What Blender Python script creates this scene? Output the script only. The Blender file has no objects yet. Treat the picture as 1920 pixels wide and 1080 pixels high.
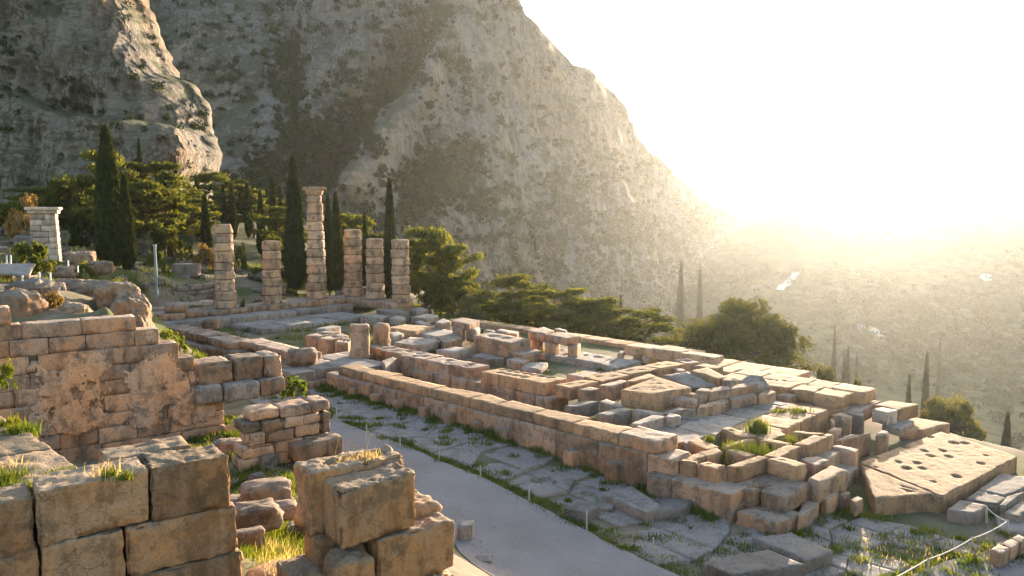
import bpy, math, random
import numpy as np
from math import radians as R
random.seed(7)
rng = np.random.default_rng(7)
sc = bpy.context.scene
COL = sc.collection

# ------------------------------------------------------------------ camera
F = 1450.0                      # focal length in photo pixels (photo 1920 wide)
HZ = 400.0                      # horizon row in the photo
CAMZ = 8.0                      # eye height over the temple floor (z = 0)
PITCH = math.atan((540 - HZ) / F)
cam = bpy.data.cameras.new('camera')
cam.sensor_width = 36.0
cam.lens = 36.0 * F / 1920.0
cam.clip_start = 0.1
cam.clip_end = 20000
camo = bpy.data.objects.new('camera', cam)
camo.location = (0, 0, CAMZ)
camo.rotation_euler = (math.pi / 2 - PITCH, 0, 0)
COL.objects.link(camo)
sc.camera = camo

# ------------------------------------------------------------------ light
SUN_EL, SUN_AZ = 8.0, 25.0      # elevation, degrees right of the view
w = bpy.data.worlds.new('World')
sc.world = w
w.use_nodes = True
nt = w.node_tree
bg = nt.nodes['Background']
sky = nt.nodes.new('ShaderNodeTexSky')
sky.sky_type = 'NISHITA'
sky.sun_disc = False
sky.sun_elevation = R(SUN_EL)
sky.sun_rotation = R(SUN_AZ)
sky.air_density = 1.0
sky.dust_density = 1.8
nt.links.new(sky.outputs[0], bg.inputs[0])
bg.inputs[1].default_value = 0.15
sun = bpy.data.lights.new('sun', 'SUN')
sun.energy = 5.0
sun.angle = R(0.5)
sun.color = (1.0, 0.81, 0.59)
suno = bpy.data.objects.new('sun', sun)
d = np.array([math.sin(R(SUN_AZ)) * math.cos(R(SUN_EL)), math.cos(R(SUN_AZ)) * math.cos(R(SUN_EL)), math.sin(R(SUN_EL))])
from mathutils import Vector
suno.rotation_euler = Vector(-d).to_track_quat('-Z', 'Y').to_euler()
suno.location = (200, 400, 120)
COL.objects.link(suno)
sc.view_settings.view_transform = 'Standard'
sc.view_settings.look = 'None'
sc.view_settings.exposure = 2.28
sc.view_settings.gamma = 1.0
sc.cycles.use_denoising = True
sc.cycles.max_bounces = 6
sc.cycles.diffuse_bounces = 3
sc.cycles.transmission_bounces = 3
sc.cycles.volume_bounces = 0
sc.cycles.caustics_reflective = False
sc.cycles.caustics_refractive = False

# ------------------------------------------------------------------ helpers: photo pixel -> place
def ray(px, py):
    x = (px - 960) / F; y = -(py - 540) / F
    return np.array([x, math.cos(PITCH) + y * math.sin(PITCH), -math.sin(PITCH) + y * math.cos(PITCH)])
def P(px, py, z=0.0):
    r = ray(px, py); return np.array([0, 0, CAMZ]) + r * ((z - CAMZ) / r[2])
def PD(px, py, D):
    r = ray(px, py); return np.array([0, 0, CAMZ]) + r * (D / r[1])
C1, C4 = P(424, 577)[:2], P(663, 555)[:2]
V = (C4 - C1) / np.linalg.norm(C4 - C1)          # across the temple, north -> south
U = np.array([V[1], -V[0]])                       # along the temple, east -> west
O = C4 - V * 20.5
def W(u, v): return O + U * u + V * v
def UV(x, y): return (x - O[0]) * U[0] + (y - O[1]) * U[1], (x - O[0]) * V[0] + (y - O[1]) * V[1]
def zplaza(u): return -1.25 - 0.0625 * np.clip(np.asarray(u, float) - 40, 0, 14)
def PG(px, py, dz=0.0):
    z = -1.3
    for _ in range(12):
        p = P(px, py, z); z = float(zplaza(UV(p[0], p[1])[0])) + dz
    return p
CR = {'A': (300, 540, 6), 'B': (560, 540, 6), 'C': (800, 580, 6), 'D': (1040, 600, 6), 'E': (1040, 720, 6), 'F': (1280, 700, 6),
      'G': (1200, 840, 1920 / 420), 'H': (1520, 680, 6), 'I': (360, 640, 6), 'J': (380, 780, 6), 'K': (400, 900, 6), 'L': (0, 360, 6),
      'M': (0, 480, 6), 'N': (200, 440, 6), 'O': (1560, 860, 1767 / 360), 'Q': (600, 700, 4.8), 'R': (480, 810, 4), 'S': (0, 810, 4),
      'T': (0, 540, 4), 'Z': (0, 0, 1)}
def q(c, x, y):
    o = CR[c]; return o[0] + x / o[2], o[1] + y / o[2]

# ------------------------------------------------------------------ noise
def _h(i, j, k):
    n = (i * 73856093) ^ (j * 19349663) ^ (k * 83492791)
    n = (n ^ (n >> 13)) * 1274126177
    n = n ^ (n >> 16)
    return (n & 0xFFFF) / 32767.5 - 1.0
def vn(p):
    p = np.asarray(p, float); i = np.floor(p).astype(np.int64); f = p - i
    f = f * f * (3 - 2 * f)
    x, y, z = i[:, 0], i[:, 1], i[:, 2]; fx, fy, fz = f[:, 0], f[:, 1], f[:, 2]
    def L(a, b, t): return a + (b - a) * t
    return L(L(L(_h(x, y, z), _h(x + 1, y, z), fx), L(_h(x, y + 1, z), _h(x + 1, y + 1, z), fx), fy),
             L(L(_h(x, y, z + 1), _h(x + 1, y, z + 1), fx), L(_h(x, y + 1, z + 1), _h(x + 1, y + 1, z + 1), fx), fy), fz)
def fbm(p, o=4, g=0.5):
    p = np.asarray(p, float); s = np.zeros(len(p)); a = 1.0; t = 0
    for k in range(o):
        s += a * vn(p * 2 ** k + 17.3 * k); t += a; a *= g
    return s / t
def ridged(p, o=4):
    p = np.asarray(p, float); s = np.zeros(len(p)); a = 1.0; t = 0
    for k in range(o):
        s += a * (1 - 2 * np.abs(vn(p * 2 ** k + 9.1 * k))); t += a; a *= 0.5
    return s / t
def sstep(a, b, x):
    t = np.clip((x - a) / (b - a), 0, 1); return t * t * (3 - 2 * t)

# ------------------------------------------------------------------ object helpers
def tag(o, label=None, cat=None, group=None, kind=None):
    if label: o['label'] = label
    if cat: o['category'] = cat
    if group: o['group'] = group
    if kind: o['kind'] = kind
    return o
def wloc(o):
    l = np.array(o.location)
    while o.parent: o = o.parent; l = l + np.array(o.location)
    return l
def mesh_from(name, vs, fs, mat, smooth=True, loops=None):
    me = bpy.data.meshes.new(name)
    vs = np.asarray(vs, np.float32)
    fs = np.asarray(fs, np.int32)
    n, k = fs.shape
    me.vertices.add(len(vs)); me.vertices.foreach_set('co', vs.ravel())
    me.loops.add(n * k); me.loops.foreach_set('vertex_index', fs.ravel())
    me.polygons.add(n)
    me.polygons.foreach_set('loop_start', np.arange(0, n * k, k, dtype=np.int32))
    me.polygons.foreach_set('loop_total', np.full(n, k, np.int32))
    me.polygons.foreach_set('use_smooth', np.full(n, smooth, bool))
    me.update(calc_edges=True); me.validate()
    me.materials.append(mat)
    return me
def link(name, vs, fs, mat, parent=None, smooth=True):
    vs = np.asarray(vs, float)
    if parent is None:
        loc = np.array([vs[:, 0].mean(), vs[:, 1].mean(), vs[:, 2].min()])
    else:
        loc = np.array([vs[:, 0].mean(), vs[:, 1].mean(), vs[:, 2].min()])
    o = bpy.data.objects.new(name, mesh_from(name, vs - loc, fs, mat, smooth))
    o.location = loc - (wloc(parent) if parent is not None else 0)
    if parent is not None: o.parent = parent
    COL.objects.link(o)
    return o
def empty(name, loc, label, cat, group=None):
    o = bpy.data.objects.new(name, None); o.location = loc; o.empty_display_size = 0.3
    COL.objects.link(o); return tag(o, label, cat, group, 'thing')

# ------------------------------------------------------------------ materials
def newmat(name):
    m = bpy.data.materials.new(name); m.use_nodes = True
    t = m.node_tree; t.nodes.clear()
    out = t.nodes.new('ShaderNodeOutputMaterial')
    return m, t, out
def N(t, typ, **kw):
    n = t.nodes.new(typ)
    for k, v in kw.items(): setattr(n, k, v)
    return n
def noise(t, co, scale, det=4, rough=0.55, stretch=None):
    if stretch:
        mp = N(t, 'ShaderNodeMapping'); mp.inputs['Scale'].default_value = stretch
        t.links.new(co, mp.inputs[0]); co = mp.outputs[0]
    n = N(t, 'ShaderNodeTexNoise'); n.inputs['Scale'].default_value = scale; n.inputs['Detail'].default_value = det
    n.inputs['Roughness'].default_value = rough
    t.links.new(co, n.inputs['Vector']); return n.outputs['Fac']
def ramp(t, fac, a, b, ca=(0, 0, 0, 1), cb=(1, 1, 1, 1)):
    if a > b: a, b, ca, cb = b, a, cb, ca
    r = N(t, 'ShaderNodeValToRGB'); e = r.color_ramp.elements
    e[0].position = a; e[1].position = b; e[0].color = ca; e[1].color = cb
    t.links.new(fac, r.inputs[0]); return r.outputs[0]
def mix(t, fac, a, b, mode='MIX'):
    m = N(t, 'ShaderNodeMix', data_type='RGBA', blend_type=mode)
    for s, v in ((m.inputs[0], fac), (m.inputs[6], a), (m.inputs[7], b)):
        if hasattr(v, 'links') or isinstance(v, bpy.types.NodeSocket): t.links.new(v, s)
        elif isinstance(v, (int, float)): s.default_value = v
        else: s.default_value = (*v[:3], 1)
    return m.outputs[2]
def math_(t, op, a, b=0.0):
    m = N(t, 'ShaderNodeMath', operation=op)
    for s, v in ((m.inputs[0], a), (m.inputs[1], b)):
        if isinstance(v, bpy.types.NodeSocket): t.links.new(v, s)
        else: s.default_value = v
    return m.outputs[0]
def stone_mat(name, warm, grey, dark=(0.10, 0.085, 0.07), pale=(0.52, 0.46, 0.40), scale=1.0, top=0.75, bump=0.6, spots=0.6):
    m, t, out = newmat(name)
    geo = N(t, 'ShaderNodeNewGeometry'); pos = geo.outputs['Position']
    oi = N(t, 'ShaderNodeObjectInfo'); rnd = oi.outputs['Random']
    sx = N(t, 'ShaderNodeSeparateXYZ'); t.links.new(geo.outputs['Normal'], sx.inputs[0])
    n1 = noise(t, pos, 0.7 * scale, 6, 0.62); n2 = noise(t, pos, 3.2 * scale, 7, 0.7); n3 = noise(t, pos, 14 * scale, 5, 0.75)
    nv = noise(t, pos, 1.5 * scale, 5, 0.65, (1, 1, 0.22)); n4 = noise(t, pos, 1.9 * scale, 6, 0.7)
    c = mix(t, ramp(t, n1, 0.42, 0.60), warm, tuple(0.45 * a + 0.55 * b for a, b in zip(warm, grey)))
    c = mix(t, math_(t, 'MULTIPLY', ramp(t, nv, 0.50, 0.62), 0.7), c, tuple(0.42 * a for a in warm))
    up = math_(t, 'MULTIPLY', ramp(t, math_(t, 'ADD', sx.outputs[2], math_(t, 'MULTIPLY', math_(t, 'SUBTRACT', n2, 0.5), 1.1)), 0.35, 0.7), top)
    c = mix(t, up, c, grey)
    c = mix(t, math_(t, 'MULTIPLY', ramp(t, n4, 0.50, 0.60), spots), c, dark)
    c = mix(t, math_(t, 'MULTIPLY', ramp(t, n2, 0.56, 0.66), 0.5), c, tuple(0.55 * a for a in grey))
    c = mix(t, math_(t, 'MULTIPLY', math_(t, 'MULTIPLY', ramp(t, n3, 0.57, 0.67), ramp(t, n1, .45, .58)), 0.55), c, pale)
    c = mix(t, math_(t, 'MULTIPLY', ramp(t, n3, 0.44, 0.36), 0.75), c, dark)
    wv = N(t, 'ShaderNodeVectorMath', operation='ADD'); t.links.new(pos, wv.inputs[0])
    nz_ = N(t, 'ShaderNodeTexNoise'); nz_.inputs['Scale'].default_value = 2.5; t.links.new(pos, nz_.inputs['Vector'])
    ws = N(t, 'ShaderNodeVectorMath', operation='SCALE'); ws.inputs['Scale'].default_value = .7; t.links.new(nz_.outputs['Color'], ws.inputs[0]); t.links.new(ws.outputs[0], wv.inputs[1])
    vo = N(t, 'ShaderNodeTexVoronoi', feature='DISTANCE_TO_EDGE'); vo.inputs['Scale'].default_value = 1.1 * scale; t.links.new(wv.outputs[0], vo.inputs['Vector'])
    crk = math_(t, 'MULTIPLY', ramp(t, vo.outputs['Distance'], 0.018, 0.004), ramp(t, n1, .52, .58))
    c = mix(t, math_(t, 'MULTIPLY', crk, .55), c, tuple(.6 * a for a in dark))
    c = mix(t, 1.0, c, ramp(t, rnd, 0, 1, (0.68, 0.66, 0.64, 1), (1.22, 1.16, 1.10, 1)), 'MULTIPLY')
    b = N(t, 'ShaderNodeBsdfPrincipled'); b.inputs['Roughness'].default_value = 0.92
    b.inputs['Specular IOR Level'].default_value = 0.2
    t.links.new(c, b.inputs['Base Color'])
    bp = N(t, 'ShaderNodeBump'); bp.inputs['Strength'].default_value = bump; bp.inputs['Distance'].default_value = 0.07
    hh = math_(t, 'ADD', math_(t, 'MULTIPLY', n2, 0.9), math_(t, 'MULTIPLY', n3, 0.45))
    t.links.new(hh, bp.inputs['Height']); t.links.new(bp.outputs[0], b.inputs['Normal'])
    t.links.new(b.outputs[0], out.inputs[0])
    return m
M = {}
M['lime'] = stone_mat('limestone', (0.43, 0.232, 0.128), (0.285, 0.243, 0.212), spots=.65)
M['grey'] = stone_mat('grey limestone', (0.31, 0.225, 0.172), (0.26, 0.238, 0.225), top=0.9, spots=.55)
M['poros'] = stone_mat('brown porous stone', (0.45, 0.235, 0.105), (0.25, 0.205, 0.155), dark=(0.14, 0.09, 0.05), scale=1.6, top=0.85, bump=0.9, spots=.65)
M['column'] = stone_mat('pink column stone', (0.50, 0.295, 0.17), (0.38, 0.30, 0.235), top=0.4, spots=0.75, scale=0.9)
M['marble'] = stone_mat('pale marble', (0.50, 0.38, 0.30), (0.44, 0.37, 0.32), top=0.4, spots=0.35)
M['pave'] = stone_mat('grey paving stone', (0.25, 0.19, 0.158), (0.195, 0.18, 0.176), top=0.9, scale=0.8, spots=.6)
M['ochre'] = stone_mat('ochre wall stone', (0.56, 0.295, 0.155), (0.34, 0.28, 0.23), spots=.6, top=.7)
M['sunny'] = stone_mat('sunlit tan stone', (0.42, 0.235, 0.13), (0.36, 0.24, 0.14), top=0.8, spots=0.5)  # tan stone with the warm tone of sunlit tops in its colour
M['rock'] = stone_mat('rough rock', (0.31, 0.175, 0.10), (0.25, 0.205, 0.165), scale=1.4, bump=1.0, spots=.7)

def plain(name, col, rough=0.8, metal=0.0, nz=0.0):
    m, t, out = newmat(name)
    b = N(t, 'ShaderNodeBsdfPrincipled'); b.inputs['Roughness'].default_value = rough; b.inputs['Metallic'].default_value = metal
    geo = N(t, 'ShaderNodeNewGeometry')
    n = noise(t, geo.outputs['Position'], 6.0, 4)
    c = mix(t, ramp(t, n, 0.3, 0.7), tuple(0.75 * x for x in col), col)
    t.links.new(c, b.inputs['Base Color']); t.links.new(b.outputs[0], out.inputs[0])
    return m
M['gravel_stone'] = plain('pebble stone', (0.36, 0.32, 0.29))
M['wood'] = plain('grey wood', (0.38, 0.33, 0.27))
M['white'] = plain('white paint', (0.75, 0.72, 0.68))
M['rope'] = plain('pale rope', (0.62, 0.56, 0.46))
M['metal'] = plain('grey metal', (0.22, 0.26, 0.28), 0.75, 0.0)
M['bark'] = plain('bark', (0.10, 0.075, 0.055), 0.95)
M['house'] = plain('white plaster', (0.78, 0.76, 0.72))
M['roof'] = plain('pale tiles', (0.45, 0.28, 0.2))

def leaf_mat(name, a, b_, trans=0.4):
    m, t, out = newmat(name)
    geo = N(t, 'ShaderNodeNewGeometry')
    n = noise(t, geo.outputs['Position'], 0.9, 3)
    oi = N(t, 'ShaderNodeObjectInfo')
    c = mix(t, ramp(t, n, 0.35, 0.65), a, b_)
    c = mix(t, 1.0, c, ramp(t, oi.outputs['Random'], 0, 1, (0.8, 0.82, 0.8, 1), (1.2, 1.15, 1.1, 1)), 'MULTIPLY')
    d_ = N(t, 'ShaderNodeBsdfDiffuse'); tr = N(t, 'ShaderNodeBsdfTranslucent'); mx = N(t, 'ShaderNodeMixShader')
    mx.inputs[0].default_value = trans
    t.links.new(c, d_.inputs[0])
    c2 = mix(t, 1.0, c, (1.3, 1.15, 0.5), 'MULTIPLY')
    t.links.new(c2, tr.inputs[0]); t.links.new(d_.outputs[0], mx.inputs[1]); t.links.new(tr.outputs[0], mx.inputs[2])
    t.links.new(mx.outputs[0], out.inputs[0])
    return m
M['pine'] = leaf_mat('pine needles', (0.065, 0.082, 0.022), (0.125, 0.13, 0.036), .5)
M['cypress'] = leaf_mat('cypress foliage', (0.026, 0.036, 0.014), (0.05, 0.06, 0.022), 0.25)
M['oak'] = leaf_mat('oak leaves', (0.05, 0.06, 0.018), (0.095, 0.10, 0.028), .35)
M['olive'] = leaf_mat('olive leaves', (0.10, 0.105, 0.05), (0.16, 0.155, 0.075))
M['shrub'] = leaf_mat('shrub leaves', (0.07, 0.10, 0.025), (0.14, 0.15, 0.04), 0.5)
M['fresh'] = leaf_mat('fresh green leaves', (0.075, 0.115, 0.024), (0.155, 0.165, 0.034), 0.5)
M['dry'] = leaf_mat('dry brush', (0.20, 0.13, 0.06), (0.30, 0.20, 0.085), 0.4)
M['grass'] = leaf_mat('grass blades', (0.06, 0.10, 0.02), (0.13, 0.15, 0.035), 0.5)
M['straw'] = leaf_mat('straw', (0.40, 0.31, 0.19), (0.50, 0.41, 0.28), 0.4)
M['scrub'] = leaf_mat('mountain scrub', (0.022, 0.036, 0.012), (0.04, 0.054, 0.018), 0.1)

# ------------------------------------------------------------------ stones
def gl(n_len, cell, rad):
    k = max(1, int(round((n_len - 2 * rad) / cell)))
    return np.concatenate([[0, rad * 0.35], np.linspace(rad, n_len - rad, k + 1), [n_len - rad * 0.35, n_len]])
SEED = [0]
def stone(name, quad, zt, h, mat='lime', parent=None, rough=0.03, rad=None, cell=None, pits=None, label=None, cat='stone block', group=None):
    """a weathered block: quad = four plan corners (any order round), zt top height (number or four), h thickness"""
    quad = np.array([np.asarray(p, float)[:2] for p in quad])
    ar = sum(quad[i][0] * quad[(i + 1) % 4][1] - quad[(i + 1) % 4][0] * quad[i][1] for i in range(4))
    zts = np.full(4, zt, float) if np.isscalar(zt) else np.array(zt, float)
    if ar < 0: quad = quad[::-1]; zts = zts[::-1]
    a = 0.5 * (np.linalg.norm(quad[1] - quad[0]) + np.linalg.norm(quad[2] - quad[3]))
    b = 0.5 * (np.linalg.norm(quad[3] - quad[0]) + np.linalg.norm(quad[2] - quad[1]))
    D = max(6.0, float(np.mean(np.hypot(quad[:, 0], quad[:, 1]))))
    cell = cell or float(np.clip(D * 0.0042, 0.06, 0.4))
    rad = rad or 0.028
    rad = min(rad, 0.3 * min(a, b, h))
    ga, gb, gh = gl(a, cell, rad), gl(b, cell, rad), gl(h, max(cell, 0.1), rad)
    na, nb, nh = len(ga), len(gb), len(gh)
    ids = np.full((na, nb, nh), -1); I, J, K = np.meshgrid(np.arange(na), np.arange(nb), np.arange(nh), indexing='ij')
    bd = (I == 0) | (I == na - 1) | (J == 0) | (J == nb - 1) | (K == 0) | (K == nh - 1)
    ids[bd] = np.arange(bd.sum())
    p = np.stack([ga[I[bd]], gb[J[bd]], gh[K[bd]]], 1)
    dims = np.array([a, b, h])
    c = np.clip(p, rad, dims - rad); dv = p - c; ln = np.linalg.norm(dv, axis=1, keepdims=True); nrm = dv / np.maximum(ln, 1e-9)
    pr = c + nrm * rad
    SEED[0] += 1; sd = SEED[0] * 13.7
    n1 = fbm(p / 0.55 + sd, 3); n2 = fbm(p / 0.16 + sd * 1.7, 2)
    edge = (np.abs(nrm) > 0.2).sum(1) > 1
    chip = np.where(edge, np.maximum(0, fbm(p / 0.34 + sd * 2.1, 3) - 0.08) * 6.0, 0.0)
    disp = rough * (0.5 * n1 + 0.6 * n2 + (0.35 * fbm(p / 0.06 + sd, 2) if cell < .055 else 0) - 1.15 * np.minimum(chip, 2.0))
    pr = pr + nrm * disp[:, None]
    s, t_ = pr[:, 0] / a, pr[:, 1] / b
    def bil(A):
        return (A[0][None] * ((1 - s) * (1 - t_))[:, None] + A[1][None] * (s * (1 - t_))[:, None]
                + A[2][None] * (s * t_)[:, None] + A[3][None] * ((1 - s) * t_)[:, None])
    xy = bil(quad); zz = bil(zts[:, None])[:, 0]
    z = zz - h + pr[:, 2]
    if pits:
        topm = (K[bd] >= nh - 3)
        for (ps, pt, rs, rt, dp) in pits:
            qd = (((p[:, 0] / a - ps) / rs) ** 2 + ((p[:, 1] / b - pt) / rt) ** 2) * (1 + .7 * fbm(p / .22 + ps * 50, 3))
            z = np.where(topm, z - dp * sstep(1.25, 0.75, qd), z)
    vs = np.column_stack([xy, z])
    fs = []
    def quads(A, flip):
        f = np.stack([A[:-1, :-1], A[1:, :-1], A[1:, 1:], A[:-1, 1:]], -1).reshape(-1, 4)
        fs.append(f[:, ::-1] if flip else f)
    quads(ids[:, :, 0], True); quads(ids[:, :, -1], False)
    quads(ids[:, 0, :], False); quads(ids[:, -1, :], True)
    quads(ids[0, :, :], True); quads(ids[-1, :, :], False)
    o = link(name, vs, np.concatenate(fs), M[mat], parent)
    if parent is None: tag(o, label, cat, group)
    return o
def blk(c, pts, zt, h, label, name='stone_block', mat='lime', group=None, cat='stone block', **kw):
    """block traced by the outline of its top face in a crop of the photo, at top height zt"""
    zs = [zt] * 4 if np.isscalar(zt) else zt
    ps = [P(*q(c, *p), z) for p, z in zip(pts, zs)]
    return stone(name, ps, zt, h, mat, None, label=label, group=group, cat=cat, **kw)
def uvq(u0, u1, v0, v1): return [W(u0, v0), W(u1, v0), W(u1, v1), W(u0, v1)]
def brow(parent, name, u0, u1, v0, v1, zt, h, lens, mat='lime', axis='u', gap=0.025, jit=0.03, **kw):
    """a row of blocks along u (or v), each a part of its wall"""
    x, end = (u0, u1) if axis == 'u' else (v0, v1)
    while x < end - 0.25:
        l = random.uniform(*lens); e = min(x + l, end)
        if end - e < 0.6: e = end
        j = lambda: random.uniform(-jit, jit)
        if axis == 'u': qd = [W(x, v0 + j()), W(e - gap, v0 + j()), W(e - gap, v1 + j()), W(x, v1 + j())]
        else: qd = [W(u0 + j(), x), W(u1 + j(), x), W(u1 + j(), e - gap), W(u0 + j(), e - gap)]
        stone(name, qd, zt + j() * 0.6, h, mat, parent, **kw)
        x = e
def rock(name, c, rx, ry, rz, mat='rock', rot=0.0, label=None, cat='rock', group=None, parent=None, n=22, amp=0.3, box=0.55):
    """a rough boulder lying at c (its base)"""
    th = np.linspace(0, 2 * np.pi, 2 * n, endpoint=False); ph = np.linspace(-np.pi / 2, np.pi / 2, n)
    T_, Pn = np.meshgrid(th, ph); x = np.cos(Pn) * np.cos(T_); y = np.cos(Pn) * np.sin(T_); z = np.sin(Pn)
    v = np.stack([x, y, z], -1).reshape(-1, 3)
    v = np.sign(v) * np.abs(v) ** box
    v = v / np.maximum(1e-6, (np.abs(v) ** 4).sum(1, keepdims=True) ** 0.25) * 0.5 + v * 0.5
    SEED[0] += 1
    k = 1 + amp * fbm(v * 1.1 + SEED[0] * 7.7, 4, 0.6) + 0.12 * amp * ridged(v * 3 + SEED[0], 2)
    v = v * k[:, None] * np.array([rx, ry, rz])
    cr_, sr = math.cos(rot), math.sin(rot)
    v = np.column_stack([v[:, 0] * cr_ - v[:, 1] * sr, v[:, 0] * sr + v[:, 1] * cr_, v[:, 2]])
    v = v + np.array([c[0], c[1], c[2] + rz * 0.75])
    m = 2 * n
    f = [[i * m + j, i * m + (j + 1) % m, (i + 1) * m + (j + 1) % m, (i + 1) * m + j] for i in range(n - 1) for j in range(m)]
    o = link(name, v, f, M[mat], parent)
    if parent is None: tag(o, label, cat, group)
    return o
def lathe(prof, n=28, c=(0, 0, 0), seed=0, rough=0.0, flute=0.0):
    prof = np.array(prof); th = np.linspace(0, 2 * np.pi, n, endpoint=False)
    Z, T_ = np.meshgrid(prof[:, 1], th, indexing='ij'); Rr = np.meshgrid(prof[:, 0], th, indexing='ij')[0]
    pts = np.stack([Rr * np.cos(T_), Rr * np.sin(T_), Z], -1).reshape(-1, 3)
    if rough:
        k = fbm(pts / 0.5 + seed * 3.3, 3); k2 = np.minimum(0, fbm(pts / 0.9 + seed * 5.1, 2) + 0.25)
        rr = np.maximum(1e-4, np.hypot(pts[:, 0], pts[:, 1])); f = (rr + rough * (k + 2.2 * k2) * (rr > 0.05)) / rr
        pts[:, 0] *= f; pts[:, 1] *= f
    m = len(prof)
    fs = [[i * n + j, i * n + (j + 1) % n, (i + 1) * n + (j + 1) % n, (i + 1) * n + j] for i in range(m - 1) for j in range(n)]
    return pts + np.array(c), np.array(fs)
def tube(pts, rads, n=7):
    pts = np.array(pts, float); vs = []; fs = []
    for i, p in enumerate(pts):
        t_ = pts[min(i + 1, len(pts) - 1)] - pts[max(i - 1, 0)]; t_ = t_ / max(1e-9, np.linalg.norm(t_))
        a = np.cross(t_, [0.31, 0.95, 0.05] if abs(t_[2]) > 0.7 else [0, 0, 1]); a /= np.linalg.norm(a); b = np.cross(t_, a)
        for k in range(n):
            g = 2 * np.pi * k / n; vs.append(p + rads[i] * (math.cos(g) * a + math.sin(g) * b))
    for i in range(len(pts) - 1):
        for k in range(n):
            fs.append([i * n + k, i * n + (k + 1) % n, (i + 1) * n + (k + 1) % n, (i + 1) * n + k])
    return np.array(vs), np.array(fs)
def merge(parts):
    vs, fs, o = [], [], 0
    for v, f in parts: vs.append(np.asarray(v)); fs.append(np.asarray(f) + o); o += len(v)
    return np.concatenate(vs), np.concatenate(fs)

# ================================================================== the ground
CP = [  # photo column, photo row, distance
    (100, 585, 34), (0, 560, 36), (200, 575, 40), (200, 545, 46), (-400, 560, 36), (-300, 480, 60), (60, 510, 52), (150, 500, 58), (250, 515, 66),
    (330, 520, 74), (290, 590, 62), (400, 585, 62), (420, 560, 72), (420, 500, 90), (600, 545, 88), (700, 550, 88), (795, 580, 80), (860, 612, 75),
    (950, 640, 74), (1100, 665, 70), (1300, 710, 64), (1500, 765, 56), (1700, 840, 50), (1900, 920, 43), (2300, 950, 36), (2800, 950, 30),
    (950, 620, 150), (1200, 640, 150), (1500, 740, 150), (1700, 860, 80), (1900, 900, 90), (2500, 940, 90),
    (850, 560, 240), (900, 570, 260), (1200, 660, 240), (1200, 665, 300), (1200, 668, 360), (1100, 620, 300), (1280, 650, 420), (1350, 700, 200), (1500, 760, 190), (1700, 830, 190), (1900, 880, 190), (2500, 900, 190),
    (1300, 660, 330), (1450, 650, 330), (1500, 720, 270), (1700, 745, 280), (1900, 760, 280), (2500, 770, 280), (1500, 640, 350), (1700, 650, 350), (1900, 660, 350), (2500, 660, 350),
    (1420, 560, 420), (1500, 550, 430), (1700, 550, 430), (1900, 555, 430), (2500, 555, 430), (1450, 480, 510), (1600, 478, 505), (1900, 480, 500), (2500, 480, 500),
    (1450, 425, 580), (1650, 425, 570), (1900, 430, 560), (2500, 430, 560), (1480, 405, 660), (1650, 400, 650), (1900, 398, 640), (2500, 392, 640), (1480, 392, 740), (1700, 386, 730), (1900, 380, 720), (2500, 376, 720),
    (1500, 398, 1100), (1900, 398, 1100), (2500, 398, 1100), (1000, 440, 1500), (1500, 405, 3000), (1900, 405, 3000), (2500, 405, 3000), (900, 415, 3000), (1100, 500, 800),
    (200, 445, 95), (0, 425, 95), (-300, 400, 100), (300, 405, 130), (100, 380, 150), (0, 350, 180), (500, 430, 130), (700, 485, 130), (500, 400, 200),
    (700, 450, 220), (-300, 350, 160), (-700, 350, 160), (300, 370, 200), (500, 380, 400), (100, 320, 400),
    (0, 960, 20), (150, 960, 20), (300, 960, 21), (0, 905, 26.5), (200, 900, 27.5), (350, 890, 28.5), (-150, 930, 23), (60, 1050, 15), (-150, 600, 30), (200, 600, 32), (300, 645, 36), (300, 628, 42), (340, 655, 36), (340, 645, 44), (275, 605, 44), (540, 1000, 17), (470, 1065, 12.5), (440, 890, 25), (520, 740, 31), (430, 745, 31), (480, 778, 29), (560, 770, 28.5), (440, 800, 28.3), (620, 1040, 16), (760, 1090, 17), (300, 1300, 9), (700, 1500, 9),
    (1200, 1900, 8), (1900, 1800, 9), (2600, 1300, 12), (-300, 900, 14), (-600, 800, 18), (0, 1000, 11), (960, 2600, 4), (-500, 1900, 5), (2800, 2200, 5), (300, 2600, 3.2), (1600, 2600, 3.2),
]
cps = np.array([PD(*c) for c in CP])
def feat(x, y):
    y = np.maximum(y, 0.5)
    px = 960 + F * x / y
    return np.stack([np.arctan((px - 960) / F) * 3.2, np.log(np.hypot(x, y)) * 2.4], -1)
cf = feat(cps[:, 0], cps[:, 1])
Kd = np.linalg.norm(cf[:, None] - cf[None], axis=2) + np.eye(len(cf)) * 0.04
Kw = np.linalg.solve(np.block([[Kd, np.ones((len(cf), 1))], [np.ones((1, len(cf))), np.zeros((1, 1))]]), np.concatenate([cps[:, 2], [0]]))
wd = np.array([0.807, 0.59]); wd /= np.linalg.norm(wd); wn = np.array([-wd[1], wd[0]])     # across / away from the viewer
A0 = np.array([(130 - 960) / F * 29.0, 29.0])
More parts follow.
